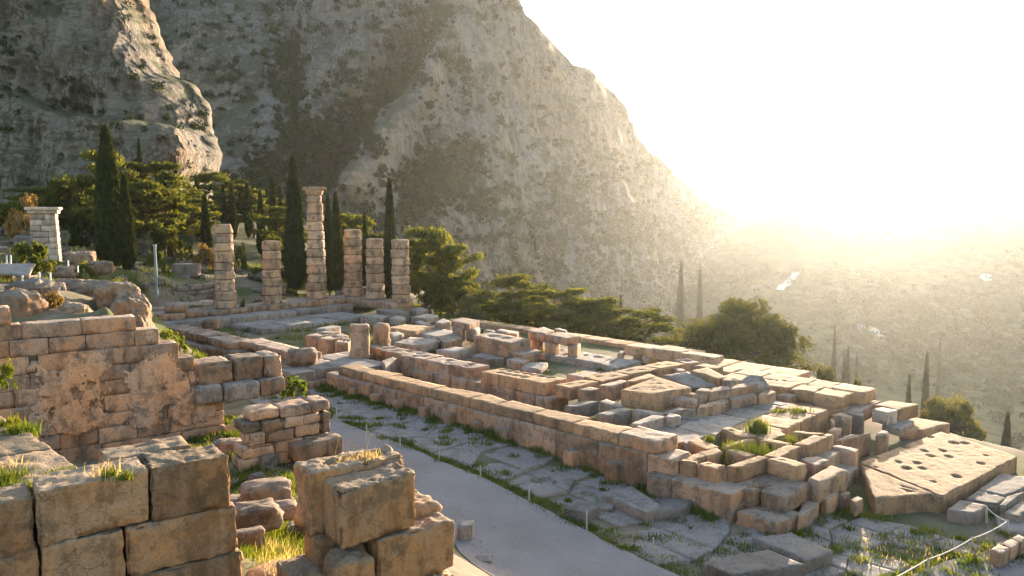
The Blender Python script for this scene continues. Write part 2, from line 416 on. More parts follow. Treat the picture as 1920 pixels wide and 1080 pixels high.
def zground(x, y):
    x = np.atleast_1d(np.asarray(x, float)); y = np.atleast_1d(np.asarray(y, float))
    f = feat(x, y); z = np.zeros(len(x))
    for a in range(0, len(x), 20000):
        z[a:a + 20000] = np.linalg.norm(f[a:a + 20000, None] - cf[None], axis=2) @ Kw[:-1] + Kw[-1]
    u, v = UV(x, y); D = np.hypot(x, y)
    rough = fbm(np.column_stack([x / 9, y / 9, 0 * x]), 4) * np.clip((D - 20) / 60, 0.15, 1.2)
    rough = rough + fbm(np.column_stack([x / 90, y / 90, 0 * x + 3]), 4) * np.clip((D - 120) / 400, 0, 1) * 12
    z = z + rough
    sw = (x - A0[0]) * wd[0] + (y - A0[1]) * wd[1]; dw = (x - A0[0]) * wn[0] + (y - A0[1]) * wn[1]
    kw = sstep(-22, -20, sw) * sstep(5.9, 5.4, sw) * sstep(-9, -6, dw) * sstep(.55, .35, dw)
    z = z * (1 - kw) + np.minimum(z, -1.5 + .30 * np.maximum(0, -dw - 1.0)) * kw
    vl = np.interp(u, [44, 50, 52, 60], [21.8, 18.3, 16.4, 14.6])
    mk = sstep(-11.5, -8.0, v) * sstep(2.4, 0, v - vl) * sstep(-6, 0, u) * sstep(68, 60, u)
    mk = mk * (1 - sstep(22, 18, u) * sstep(-1.5, -4.5, v))
    return z * (1 - mk) + (zplaza(u) + 0.03 * fbm(np.column_stack([x, y, 0 * x]), 3)) * mk
def zg1(x, y): return float(zground([x], [y])[0])
def GD(px, D):
    """the ground under photo column px at distance D"""
    x = (px - 960) / F * D
    return np.array([x, D, zg1(x, D)])
def hit(px, py, d0=100.0, d1=3000.0):
    D = np.exp(np.linspace(np.log(d0), np.log(d1), 500)); r = ray(px, py)
    zr = CAMZ + r[2] / r[1] * D; g = zground((px - 960) / F * D / r[1] * 1.0, D)
    k = np.nonzero(g > zr)[0]; return float(D[k[0]]) if len(k) else d1
ang = np.concatenate([np.linspace(-88, -46, 60), np.linspace(-45, 45, 620), np.linspace(46, 88, 60)])
rad_ = np.exp(np.concatenate([np.linspace(np.log(0.8), np.log(9), 40, endpoint=False), np.linspace(np.log(9), np.log(120), 330, endpoint=False), np.linspace(np.log(120), np.log(5500), 300)]))
A_, Rd = np.meshgrid(np.radians(ang), rad_, indexing='ij')
gx, gy = (Rd * np.sin(A_)).ravel(), (Rd * np.cos(A_)).ravel()
gz = zground(gx, gy)
na, nr = A_.shape
ii = np.arange(na * nr).reshape(na, nr)
gf = np.stack([ii[:-1, :-1], ii[:-1, 1:], ii[1:, 1:], ii[1:, :-1]], -1).reshape(-1, 4)[:, ::-1]
def ground_mat():
    m, t, out = newmat('hillside earth and grass')
    geo = N(t, 'ShaderNodeNewGeometry'); pos = geo.outputs['Position']
    n0 = noise(t, pos, 0.02, 6, 0.6); n1 = noise(t, pos, 0.16, 6, 0.6); n2 = noise(t, pos, 1.1, 5, 0.65); n3 = noise(t, pos, 9, 4, 0.7)
    c = mix(t, ramp(t, n2, 0.35, 0.65), (0.15, 0.115, 0.08), (0.22, 0.175, 0.13))
    c = mix(t, ramp(t, n1, 0.42, 0.60), c, (0.06, 0.075, 0.024))
    c = mix(t, math_(t, 'MULTIPLY', ramp(t, n3, 0.55, 0.72), 0.5), c, (0.10, 0.085, 0.05))
    # beyond the terraces the slopes carry mixed woodland and pale clearings
    sx = N(t, 'ShaderNodeSeparateXYZ'); t.links.new(pos, sx.inputs[0])
    far = ramp(t, math_(t, 'MULTIPLY', sx.outputs[1], 0.001), 0.07, 0.13)
    fc = mix(t, ramp(t, n0, 0.35, 0.65), (0.034, 0.05, 0.018), (0.062, 0.072, 0.03))
    fc = mix(t, ramp(t, n1, 0.45, 0.58), fc, (0.024, 0.034, 0.014))
    c = mix(t, far, c, fc)
    b = N(t, 'ShaderNodeBsdfPrincipled'); b.inputs['Roughness'].default_value = 0.95; b.inputs['Specular IOR Level'].default_value = 0.1
    t.links.new(c, b.inputs['Base Color'])
    bp = N(t, 'ShaderNodeBump'); bp.inputs['Strength'].default_value = 0.6; bp.inputs['Distance'].default_value = 0.08
    t.links.new(math_(t, 'ADD', n2, math_(t, 'MULTIPLY', n3, 0.4)), bp.inputs['Height']); t.links.new(bp.outputs[0], b.inputs['Normal'])
    t.links.new(b.outputs[0], out.inputs[0]); return m
M['ground'] = ground_mat()
tag(link('ground', np.column_stack([gx, gy, gz]), gf, M['ground']), kind='structure')

# gravel path
def gravel_mat():
    m, t, out = newmat('grey gravel')
    geo = N(t, 'ShaderNodeNewGeometry'); pos = geo.outputs['Position']
    n1 = noise(t, pos, 0.5, 4); n2 = noise(t, pos, 40, 3, 0.7); n3 = noise(t, pos, 4, 5, 0.6)
    c = mix(t, ramp(t, n1, 0.3, 0.7), (0.165, 0.143, 0.138), (0.225, 0.20, 0.198))
    c = mix(t, math_(t, 'MULTIPLY', ramp(t, n2, 0.45, 0.7), 0.5), c, (0.36, 0.32, 0.30))
    c = mix(t, math_(t, 'MULTIPLY', ramp(t, n3, 0.55, 0.75), 0.45), c, (0.17, 0.135, 0.115))
    b = N(t, 'ShaderNodeBsdfPrincipled'); b.inputs['Roughness'].default_value = 0.95; b.inputs['Specular IOR Level'].default_value = 0.1
    t.links.new(c, b.inputs['Base Color'])
    bp = N(t, 'ShaderNodeBump'); bp.inputs['Strength'].default_value = 0.7; bp.inputs['Distance'].default_value = 0.02
    t.links.new(math_(t, 'ADD', n2, math_(t, 'MULTIPLY', n3, 1.5)), bp.inputs['Height']); t.links.new(bp.outputs[0], b.inputs['Normal'])
    t.links.new(b.outputs[0], out.inputs[0]); return m
M['gravel'] = gravel_mat()
EDGE_R = [(585, 762), (610, 775), (650, 797), (720, 822), (800, 856), (900, 897), (1000, 946), (1100, 999), (1250, 1072), (1330, 1112), (1450, 1150), (1580, 1130), (1700, 1085), (1790, 1052), (1850, 1028), (1960, 1000), (2100, 960)]
EDGE_L = [(560, 780), (590, 800), (625, 870), (700, 930), (800, 985), (845, 1022), (880, 1080), (960, 1150), (1150, 1220), (1400, 1270), (1700, 1270), (2000, 1200), (2400, 1100)]
def resample(pts, n):
    pts = np.array(pts); s = np.concatenate([[0], np.cumsum(np.linalg.norm(np.diff(pts, axis=0), axis=1))])
    t = np.linspace(0, s[-1], n); return np.column_stack([np.interp(t, s, pts[:, k]) for k in range(pts.shape[1])])
er = resample([PG(*p)[:2] for p in EDGE_R], 150); el = resample([PG(*p)[:2] for p in EDGE_L], 150)
er += 0.10 * np.column_stack([fbm(np.column_stack([er / 0.7, er[:, 0] * 0]), 3), fbm(np.column_stack([er / 0.7, er[:, 0] * 0 + 5]), 3)])
el += 0.12 * np.column_stack([fbm(np.column_stack([el / 0.7, el[:, 0] * 0]), 3), fbm(np.column_stack([el / 0.7, el[:, 0] * 0 + 5]), 3)])
tt = np.linspace(0, 1, 24)[None, :, None]
pg = er[:, None] * (1 - tt) + el[:, None] * tt
pgx = pg.reshape(-1, 2)
pz = zplaza(UV(pgx[:, 0], pgx[:, 1])[0]) + 0.06 + 0.02 * fbm(np.column_stack([pgx / 1.2, pgx[:, 0] * 0]), 3)
pz = np.maximum(pz, zground(pgx[:, 0], pgx[:, 1]) + 0.03)
ii = np.arange(150 * 24).reshape(150, 24)
pf = np.stack([ii[:-1, :-1], ii[1:, :-1], ii[1:, 1:], ii[:-1, 1:]], -1).reshape(-1, 4)
tag(link('path', np.column_stack([pgx, pz]), pf[:, ::-1], M['gravel']), kind='structure')

def pebbles(name, xyz, size, mat):
    n = len(xyz); base = np.array([(1, 0, 0), (0, 1, 0), (-1, 0, 0), (0, -1, 0), (0, 0, 1), (0, 0, -1)], float)
    v = base[None] * (size[:, None, None] * rng.uniform(.5, 1.3, (n, 6, 1))) * np.array([1, 1, .6]); a = rng.random(n) * 6.28
    c_, s_ = np.cos(a)[:, None], np.sin(a)[:, None]
    v = np.stack([v[:, :, 0] * c_ - v[:, :, 1] * s_, v[:, :, 0] * s_ + v[:, :, 1] * c_, v[:, :, 2]], -1) + np.asarray(xyz)[:, None]
    t3 = np.array([(0, 1, 4), (1, 2, 4), (2, 3, 4), (3, 0, 4), (1, 0, 5), (2, 1, 5), (3, 2, 5), (0, 3, 5)])
    return tag(link(name, v.reshape(-1, 3), (np.arange(n)[:, None, None] * 6 + t3[None]).reshape(-1, 3), M[mat], smooth=False), kind='stuff')
k_ = rng.integers(0, len(pgx), 5200); pp = pgx[k_] + rng.normal(size=(5200, 2)) * .35
pebbles('gravel', np.column_stack([pp, pz[k_] + .004]), np.exp(rng.normal(-4.2, .45, 5200)), 'gravel_stone')
# irregular paving between the path and the temple wall
def paving(name, regions, mat):
    parts = []
    for (u0, u1, v0, v1, su, sv, keep, zt) in regions:
        u = u0
        nu_, nv_ = max(1, round((u1 - u0) / su)), max(1, round((v1 - v0) / sv))
        jit = lambda i, j: (u0 + (u1 - u0) * i / nu_ + (0.34 * su * _h(i, j, 3)), v0 + (v1 - v0) * j / nv_ + (0.26 * sv * _h(i, j, 8)))
        for i in range(nu_):
            for j in range(nv_):
                if random.random() > keep: continue
                c4 = np.array([W(*jit(i, j)), W(*jit(i + 1, j)), W(*jit(i + 1, j + 1)), W(*jit(i, j + 1))])
                ctr = c4.mean(0)
                dd = np.min(np.hypot(er[:, 0] - ctr[0], er[:, 1] - ctr[1]))
                k = np.argmin(np.hypot(er[:, 0] - ctr[0], er[:, 1] - ctr[1]))
                nrm = er[k] - el[k]
                if np.dot(ctr - er[k], nrm) < 0.35 * np.linalg.norm(nrm) * 0.5: continue
                # subdivide the outline, round and roughen it
                m_ = 7; ring = []
                for e in range(4):
                    for s in range(m_): ring.append(c4[e] * (1 - s / m_) + c4[(e + 1) % 4] * s / m_)
                ring = np.array(ring); k = len(ring)
                rr = ctr + (ring - ctr) * (0.975 + 0.05 * np.array(fbm(np.column_stack([ring / 0.35, np.full(k, i * 7.3 + j)]), 2)))[:, None]
                z0 = float(zplaza(UV(*ctr)[0])) + zt + random.uniform(-0.02, 0.025)
                tilt = np.array([random.uniform(-0.012, 0.012), random.uniform(-0.012, 0.012)])
                rings = []
                for (f_, dz) in ((1.0, -0.4), (1.0, -0.03), (0.965, 0.0), (0.7, 0.0), (0.4, 0.0), (0.12, 0.0)):
                    q_ = ctr + (rr - ctr) * f_
                    z = z0 + dz + (q_ - ctr) @ tilt + 0.025 * fbm(np.column_stack([q_ / 0.4, q_[:, 0] * 0]), 3) * (dz > -0.2)
                    rings.append(np.column_stack([q_, z]))
                v = np.concatenate(rings); f = []
                for a in range(len(rings) - 1):
                    for b in range(k): f.append([a * k + b, a * k + (b + 1) % k, (a + 1) * k + (b + 1) % k, (a + 1) * k + b])
                n = len(rings) - 1
                for b in range(0, k // 2 - 1):
                    f.append([n * k + b, n * k + b + 1, n * k + (k - 2 - b), n * k + (k - 1 - b)])
                fa = np.array(f)
                if np.cross(c4[1] - c4[0], c4[2] - c4[0]) < 0: fa = fa[:, ::-1]
                parts.append((v, fa))
    v, f = merge(parts)
    return tag(link(name, v, f, M[mat]), kind='structure')
paving('pavement', [(26.5, 51.5, -4.9, -0.75, 1.9, 1.15, 0.95, 0.05), (51.6, 58.5, -4.8, 3.2, 1.15, 0.9, 0.85, 0.05), (57.3, 61, 3.2, 13, 1.3, 1.0, 0.8, 0.12)], 'pave')

# ================================================================== the temple
def wall(name, loc, label, group=None, c='wall'): return empty(name, loc, label, c, group)
def L3(u, v, z): p = W(u, v); return (p[0], p[1], z)
def uvp(c, x, y, z): p = P(*q(c, x, y), z); return UV(p[0], p[1])

# columns ----------------------------------------------------------
def column(px, py, D_label, joints, wb, wt, cap=False, seed=0):
    b = P(px, py, 0.0); D = b[1]
    root = empty('column', b, D_label, 'column', 'standing columns of the temple front')
    zs = [PD(px, j, D)[2] for j in joints]; zs[-1] = -0.02
    k0 = 1 if cap else 0
    z0, z1 = zs[-1], zs[k0]
    rb, rt = wb * D / F / 2, wt * D / F / 2
    for i in range(len(zs) - 1 - k0):
        zt, zb = zs[i + k0], zs[i + k0 + 1]
        r1 = rb + (rt - rb) * (zb - z0) / (z1 - z0); r2 = rb + (rt - rb) * (zt - z0) / (z1 - z0)
        h = zt - zb; k = random.uniform(0.96, 1.03); e = 0.07
        prof = [(0.02, 0), (r1 * k - 0.14, 0.0), (r1 * k - 0.05, 0.03), (r1 * k, e + 0.03)] + [(r1 * k + (r2 * k - r1 * k) * f, h * f) for f in (0.2, 0.35, 0.5, 0.65, 0.8)] + \
               [(r2 * k, h - e - 0.03), (r2 * k - 0.05, h - 0.035), (r2 * k - 0.14, h - 0.004), (0.02, h - 0.004)]
        v, f = lathe(prof, 52, (b[0] + random.uniform(-.04, .04), b[1] + random.uniform(-.04, .04), zb), seed * 11 + i * 3.7, 0.115)
        link('drum', v, f, M['column'], root)
    if cap:
        zt, zb = zs[0], zs[1]; h = zt - zb
        prof = [(0.02, 0), (rt * 0.98, 0), (rt * 1.06, h * 0.2), (rt * 1.14, h * 0.45), (rt * 1.2, h * 0.58), (rt * 1.2, h * 0.62), (0.02, h * 0.62)]
        cp = lathe(prof, 36, (b[0], b[1], zb), 50, 0.03)
        c_ = link('capital', *cp, M['column'], root)
        s = rt * 1.1
        qd = [b[:2] + (U * a + V * c) * s for a, c in ((-1, -1), (1, -1), (1, 1), (-1, 1))]
        stone('abacus', qd, zt, h * 0.42, 'column', c_, rough=0.05)
    return root
def J(l): return [300 + y / 3.6 for y in l]
column(424, 577, 'leftmost weathered column of nine drums with a rounded top', J([432, 497, 560, 615, 690, 745, 805, 882, 945, 1000]), 39, 32, seed=1)
column(512, 569, 'short column stump second from the left, between the leftmost and the tallest columns', J([545, 610, 670, 738, 793, 850, 910, 972]), 38, 33, seed=2)
column(594, 560, 'tallest column, the only one still carrying its capital', J([182, 238, 290, 365, 415, 478, 538, 597, 655, 713, 767, 825, 880, 942]), 37.5, 29, True, seed=3)
column(663, 555, 'cracked column with a domed broken top just right of the tallest one', J([468, 530, 585, 640, 700, 755, 808, 860, 918]), 36.5, 30, seed=4)
column(704, 559, 'smooth sided column stump second from the right', J([530, 600, 655, 705, 765, 825, 885, 942]), 35, 31, seed=5)
column(752, 566, 'rightmost column stump in front of the tall thin cypress', J([537, 600, 660, 710, 780, 840, 905, 962]), 35.5, 32, seed=6)

# stylobate and steps ------------------------------------------------
t = wall('stylobate', L3(0, 10, -1.3), 'long paved step carrying the row of standing columns', None, 'steps')
brow(t, 'paving_block', -1.5, 1.1, -2.2, 21.8, 0.0, 0.55, (1.3, 2.2), 'lime', 'v', rough=0.05, jit=0.06)
brow(t, 'paving_block', 1.1, 7.6, 19.2, 21.8, -0.02, 0.6, (1.6, 2.6), 'lime', 'u', rough=0.05, jit=0.06)
brow(t, 'step_block', 1.15, 3.3, -0.4, 13.2, -0.45, 0.9, (1.4, 2.6), 'grey', 'v', rough=0.05, jit=0.06)
brow(t, 'step_block', 1.15, 2.2, 13.2, 19.0, -0.5, 0.8, (1.2, 2.0), 'grey', 'v', rough=0.06, jit=0.08)
brow(t, 'step_block', 3.35, 4.6, -0.6, 2.6, -0.55, 0.8, (1.2, 1.8), 'lime', 'v', rough=0.06, jit=0.08)
t = wall('stone_floor', L3(6, 11, -1.4), 'large raised floor of long slabs in front of the column row', None, 'stone floor')
brow(t, 'slab', 3.9, 6.1, 6.0, 16.5, -0.82, 0.5, (2.0, 3.4), 'grey', 'v', rough=0.05, jit=0.05)
brow(t, 'slab', 6.12, 8.4, 6.2, 16.8, -0.80, 0.55, (2.2, 3.6), 'grey', 'v', rough=0.05, jit=0.08)
for k in range(6): stone('pier', uvq(7.2, 8.0, 6.8 + k * 1.7, 7.5 + k * 1.7), -1.3, 0.5, 'lime', t, rough=0.06)

# north side ----------------------------------------------------------
t = wall('foundation_wall', L3(14, 0, -1.5), 'low broken wall of large blocks running from the leftmost column to the upright stones', None)
brow(t, 'ashlar_block', 7.2, 17.2, -0.75, 0.9, 0.0, 0.5, (1.2, 2.1), rough=0.06, jit=0.12)
brow(t, 'ashlar_block', 17.3, 24.4, 0.0, 1.3, 0.0, 0.45, (1.8, 3.2), rough=0.05, jit=0.10)
brow(t, 'ashlar_block', 7.0, 16.0, -1.35, -0.5, -0.52, 0.9, (1.0, 1.8), rough=0.06, jit=0.1)
brow(t, 'ashlar_block', 16.1, 25.0, -1.0, 0.6, -0.48, 0.9, (1.6, 2.8), rough=0.05, jit=0.06)
t = wall('foundation_wall', L3(25.5, 1, -1.5), 'paved cross wall under the two upright stones, at the corner of the gravel path', None)
brow(t, 'ashlar_block', 25.5, 27.2, -2.3, 0.9, -0.3, 0.5, (1.4, 2.0), 'grey', 'v', rough=0.05)
brow(t, 'ashlar_block', 25.7, 27.5, -2.4, 0.0, -0.82, 0.9, (1.0, 1.6), 'lime', 'v', rough=0.05)
brow(t, 'paving_block', 23.6, 25.5, -0.6, 4.4, -0.31, 0.6, (1.2, 2.0), 'grey', 'v', rough=0.04)
brow(t, 'paving_block', 25.5, 28.8, 0.7, 3.0, -0.32, 0.6, (1.5, 2.0), 'grey', 'u', rough=0.04)
t = wall('foundation_wall', L3(38, 0, -1.5), 'long straight ashlar wall beside the gravel path, two courses high', None)
x = 28.6
while x < 46.4:
    e = min(x + random.uniform(1.5, 2.6), 46.5)
    if 46.5 - e < 0.8: e = 46.5
    b1, b2 = random.uniform(0.35, 0.85), random.uniform(0.35, 0.85)
    stone('ashlar_block', [W(x, -0.42), W(e - 0.015, -0.42), W(e - 0.015, b2), W(x, b1)], random.uniform(-0.02, 0.02), 0.44, 'sunny', t, rough=0.035, rad=0.03)
    x = e
stone('ashlar_block', uvq(46.55, 48.25, -0.45, 0.85), 0.05, 0.48, 'lime', t, rough=0.06)
brow(t, 'ashlar_block', 27.6, 48.9, -0.55, 0.7, -0.43, 1.75, (1.9, 2.9), 'lime', 'u', rough=0.03, jit=0.015, rad=0.03)
for (cx, cy) in ((340, 117), (540, 172), (735, 228), (940, 293), (1165, 353), (1410, 418), (1670, 487)):
    p = P(*q('Q', cx, cy), -0.75); u_ = UV(p[0], p[1])[0]
    stone('boss', uvq(u_ - 0.2, u_ + 0.2, -0.95, -0.5), -0.78, 0.8, 'lime', t, rough=0.03)
for (cx, cy, hw_) in ((210, 725, 0.22), (650, 870, 0.28), (1170, 1015, 0.42)):
    p = P(*q('E', cx, cy), -0.9); u_ = UV(p[0], p[1])[0]
    stone('boss', uvq(u_ - hw_, u_ + hw_, -1.0, -0.5), -0.95, 0.9, 'lime', t, rough=0.03)
stone('ashlar_block', uvq(48.0, 51.2, -0.75, 0.8), -1.0, 1.0, 'lime', t, rough=0.05)

# inner wall ------------------------------------------------------------
t = wall('foundation_wall', L3(31, 4.5, -1.5), 'inner foundation wall with square sockets in its top, parallel to the path wall', None)
x = 24.3
while x < 33.7:
    e = min(x + random.uniform(1.5, 2.3), 34.0)
    if 34 - e < 0.8: e = 34.0
    pits = [(random.uniform(.2, .8), .25, .09, .12, .16), (random.uniform(.1, .9), .7, .1, .13, .16), (random.uniform(.2, .8), .5, .07, .1, .12)]
    stone('ashlar_block', uvq(x, e - 0.03, 4.1 + random.uniform(-.1, .1), 5.5 + random.uniform(-.1, .1)), random.uniform(-.04, .04), 1.1, 'lime', t, rough=0.05, pits=pits, cell=0.12)
    x = e
brow(t, 'ashlar_block', 29.5, 39.6, 3.9, 5.2, -0.62, 0.9, (1.2, 1.9), rough=0.06)
blk('C', [(607, 702), (1330, 832), (1580, 780), (840, 660)], 0.0, 0.62, 'very long beam block with two rows of sockets in its sunlit top, inner wall', mat='sunny', cell=0.11, rough=0.04,
    pits=[(.1 + .12 * k, .78, .035, .13, .2) for k in range(7)] + [(.2 + .13 * k, .3, .035, .12, .18) for k in range(4)])
SB = 'loose blocks of the temple interior'
for i, (pts, lab) in enumerate([
    ([(255, 785), (400, 802), (505, 770), (390, 750)], 'small block with a clean lit top, right of the long socketed beam'),
    ([(485, 735), (640, 748), (835, 688), (740, 672)], 'grey block lying between the small lit block and the slotted tan slabs')]):
    blk('D', pts, 0.0, 0.75, lab, group=SB)
for pts, lab, pt in [
    ([(0, 728), (170, 767), (495, 692), (300, 672)], 'tan slab with two sockets at the lower end of the cross row', [(.35, .3, .06, .1, .12), (.6, .6, .06, .1, .12)]),
    ([(325, 640), (530, 692), (840, 622), (650, 577)], 'second tan slab of the cross row, pale rim round a brown top', [(.35, .35, .06, .1, .12), (.65, .6, .06, .1, .12)]),
    ([(660, 575), (850, 612), (1180, 552), (960, 513)], 'third tan slab of the cross row, with two sockets side by side', [(.35, .35, .06, .1, .12), (.65, .6, .06, .1, .12)]),
    ([(992, 512), (1190, 546), (1468, 496), (1250, 461)], 'fourth tan slab of the cross row, nearest the south edge', [(.35, .35, .06, .1, .12), (.65, .6, .06, .1, .12)])]:
    blk('D', pts, 0.0, 0.6, lab, name='stone_slab', mat='sunny', cat='stone slab', group='tan socketed slabs in a cross row', pits=pt, cell=0.1)
blk('D', [(1345, 445), (1480, 487), (1630, 477), (1500, 432)], 0.0, 0.6, 'grey hollowed block at the far end of the tan slab row', pits=[(.4, .5, .25, .25, .15)], group=SB)
blk('D', [(135, 610), (330, 652), (510, 592), (340, 570)], -0.15, 0.6, 'rose grey block set behind the second tan slab', group=SB)
blk('D', [(1320, 540), (1400, 575), (1480, 565), (1390, 535)], -0.1, 0.6, 'small lit wedge of stone beside the dark tilted slab', group=SB)

# the round heap at the west end
blk('D', [(745, 785), (1080, 832), (1545, 762), (1150, 636)], [0.12, 0.12, 0.2, 0.25], 0.8, 'broad fan shaped slab dotted with small round holes', name='stone_slab', mat='sunny', cat='stone slab', cell=0.1,
    pits=[(random.uniform(.1, .9), random.uniform(.1, .9), .02, .03, .08) for _ in range(16)])
blk('D', [(795, 685), (890, 695), (1150, 632), (1060, 600)], 0.1, 0.7, 'narrow tan slab tucked behind the fan shaped slab', name='stone_slab', mat='sunny', cat='stone slab')
blk('D', [(1212, 622), (1560, 762), (1825, 742), (1500, 575)], [0.25, 0.0, 0.05, 0.35], 0.5, 'dark grey smooth slab tilted down beside the fan shaped slab', name='stone_slab', mat='grey', cat='stone slab')
blk('D', [(1528, 566), (1850, 662), (1925, 640), (1720, 530)], [0.42, 0.3, 0.3, 0.42], 0.5, 'sunlit tilted slab lying on top of the round heap', name='stone_slab', mat='sunny', cat='stone slab')
blk('D', [(1570, 512), (1690, 492), (1900, 530), (1800, 547)], 0.3, 0.5, 'thin lit slab at the back of the round heap', name='stone_slab', mat='sunny', cat='stone slab')
blk('F', [(600, 90), (760, -10), (900, 15), (1025, 165)], [0.15, 0.4, 0.4, -0.1], 0.8, 'large grey slab sloping down at the right side of the round heap', name='stone_slab', mat='grey', cat='stone slab', rad=0.2, rough=0.08)
blk('F', [(420, 50), (520, 110), (640, 60), (560, 20)], 0.3, 0.6, 'knobbly grey boulder in the middle of the round heap', mat='rock', rough=0.12, rad=0.2)
t = wall('curved_wall', P(*q('F', 600, 300), -0.6), 'two curved courses of blocks edging the round heap above the stone floor', None)
for pts, z, h, mt in [([(145, 195), (300, 203), (330, 165), (200, 160)], .1, .5, 'lime'), ([(302, 203), (540, 182), (520, 140), (330, 160)], .12, .52, 'lime'),
                  ([(543, 182), (735, 150), (710, 110), (525, 140)], .12, .52, 'lime'), ([(737, 150), (835, 128), (800, 95), (712, 110)], .12, .5, 'lime'), ([(838, 128), (920, 102), (900, 80), (805, 95)], .12, .5, 'grey'),
                  ([(158, 397), (285, 380), (290, 345), (200, 350)], -.2, .45, 'column'), ([(287, 380), (530, 318), (440, 285), (295, 330)], -.2, .45, 'column'),
                  ([(540, 305), (840, 255), (790, 215), (520, 265)], -.2, .45, 'lime'), ([(845, 245), (960, 245), (1050, 205), (930, 180)], -.2, .45, 'column')]:
    stone('ashlar_block', [P(*q('F', *p), z) for p in pts], z, h, mt, t, rough=0.05)
blk('D', [(1085, 842), (1310, 862), (1450, 822), (1320, 803)], -0.05, 0.55, 'low block with a bright sunlit top in front of the fan shaped slab', group=SB)
blk('D', [(1315, 866), (1590, 935), (1625, 880), (1450, 832)], -0.1, 0.55, 'long rounded boulder like block in front of the round heap', rad=0.2, rough=0.09, group=SB)
blk('D', [(1395, 818), (1620, 848), (1605, 820), (1350, 798)], 0.0, 0.5, 'flat lit slab wedged against the curved blocks', name='stone_slab', mat='sunny', cat='stone slab')
blk('D', [(1600, 852), (1680, 852), (1725, 835), (1640, 828)], -0.05, 0.6, 'upright rose block ending the curved wall on its left', group=SB)

# beams standing on the floor
GB = 'grey beams beside the stone floor'
for pts, lab in [([(95, 247), (205, 262), (500, 192), (330, 190)], 'grey hollowed beam farthest from the stone floor'),
                 ([(500, 192), (720, 262), (770, 237), (590, 165)], 'short grey beam butting the hollowed beam at a right angle'),
                 ([(455, 337), (590, 357), (860, 290), (720, 265)], 'middle grey beam lying parallel to the hollowed beam'),
                 ([(870, 290), (1110, 347), (1230, 325), (930, 275)], 'thin grey beam closing the square pit beside the grass'),
                 ([(840, 447), (960, 457), (1250, 367), (1110, 342)], 'rose grey beam with two sockets at the edge of the stone floor'),
                 ([(1250, 370), (1350, 382), (1425, 350), (1290, 320)], 'short blocky beam end between the socketed beam and the floor'),
                 ([(1250, 322), (1450, 290), (1590, 287), (1380, 262)], 'blue grey beam leading to the curved wall')]:
    blk('E', pts, -0.25, 0.6, lab, name='stone_beam', mat='grey', cat='stone beam', group=GB, rough=0.04)
blk('E', [(570, 480), (650, 495), (715, 490), (640, 468)], -0.2, 0.5, 'small lit stone behind the end of the path wall', group=SB)

t = wall('stone_floor', L3(48, 6, -1.2), 'cracked slab floor below the round heap, half in shade and half in sun', None, 'stone floor')
for (u0, u1, v0) in ((44.8, 46.4, 2.4), (46.4, 48.1, 1.9), (48.1, 49.8, 4.6)):
    v = v0
    while v < 10.7:
        e = min(v + random.uniform(1.1, 2.0), 10.8)
        pits = [(random.random() * .6 + .2, random.random() * .6 + .2, .08, .06, .05)] if random.random() < .6 else None
        stone('slab', [W(u0 + random.uniform(-.15, .15), v), W(u1 - .04 + (random.uniform(-.15, .15) if u1 < 49 else 0), v), W(u1 - .04 + (random.uniform(-.15, .15) if u1 < 49 else 0), e - .05), W(u0, e - .05)],
              -0.6 + random.uniform(-.03, .03), 1.1, 'grey' if u1 < 49 else 'sunny', t, rough=0.04, pits=pits, cell=0.12)  # sun and shade put into the colour: tan row lit, grey rows shaded
        v = e

# the grid of beams at the west corner
t = wall('beam_grid', L3(50, 3, -1.6), 'grid of pale stone beams round square pits at the near corner of the temple', None, 'beam grid')
for c, pts in [('E', [(1085, 640), (1190, 717), (1462, 642), (1240, 620)]), ('E', [(1490, 640), (1722, 742), (1850, 702), (1600, 602)]), ('E', [(1235, 838), (1385, 862), (1425, 832), (1310, 806)]),
               ('E', [(1410, 862), (1592, 894), (1612, 872), (1440, 845)]), ('E', [(1600, 897), (1830, 952), (1918, 912), (1725, 862)]), ('E', [(1413, 828), (1540, 862), (1740, 792), (1620, 772)]),
               ('F', [(180, 888), (280, 937), (450, 877), (385, 840)]), ('F', [(428, 622), (680, 722), (840, 712), (520, 600)]), ('F', [(450, 822), (525, 826), (830, 735), (720, 730)]),
               ('F', [(478, 868), (745, 947), (815, 912), (560, 850)]), ('F', [(490, 1045), (620, 1070), (960, 950), (850, 930)]), ('F', [(840, 732), (955, 757), (1175, 692), (1085, 640)]),
               ('F', [(850, 762), (1165, 802), (1235, 787), (965, 742)]), ('F', [(1220, 667), (1560, 692), (1600, 672), (1275, 645)]), ('F', [(1240, 792), (1425, 802), (1640, 715), (1470, 692)]),
               ('F', [(900, 922), (1065, 950), (1335, 820), (1175, 802)]), ('F', [(945, 967), (1300, 1057), (1392, 1020), (1085, 935)]), ('F', [(1575, 692), (1640, 722), (1697, 692), (1620, 674)])]:
    ps = [P(*q(c, *p), -0.5) for p in pts]
    stone('beam', ps, -0.5 + random.uniform(-.015, .015), 0.55, 'sunny', t, rough=0.035, pits=[(.3, .5, .05, .12, .08)] if random.random() < .7 else None, cell=0.09)
t = wall('foundation_wall', L3(51, 1, -2.1), 'stepped corner foundation carrying the beam grid, above the flat paving', None)
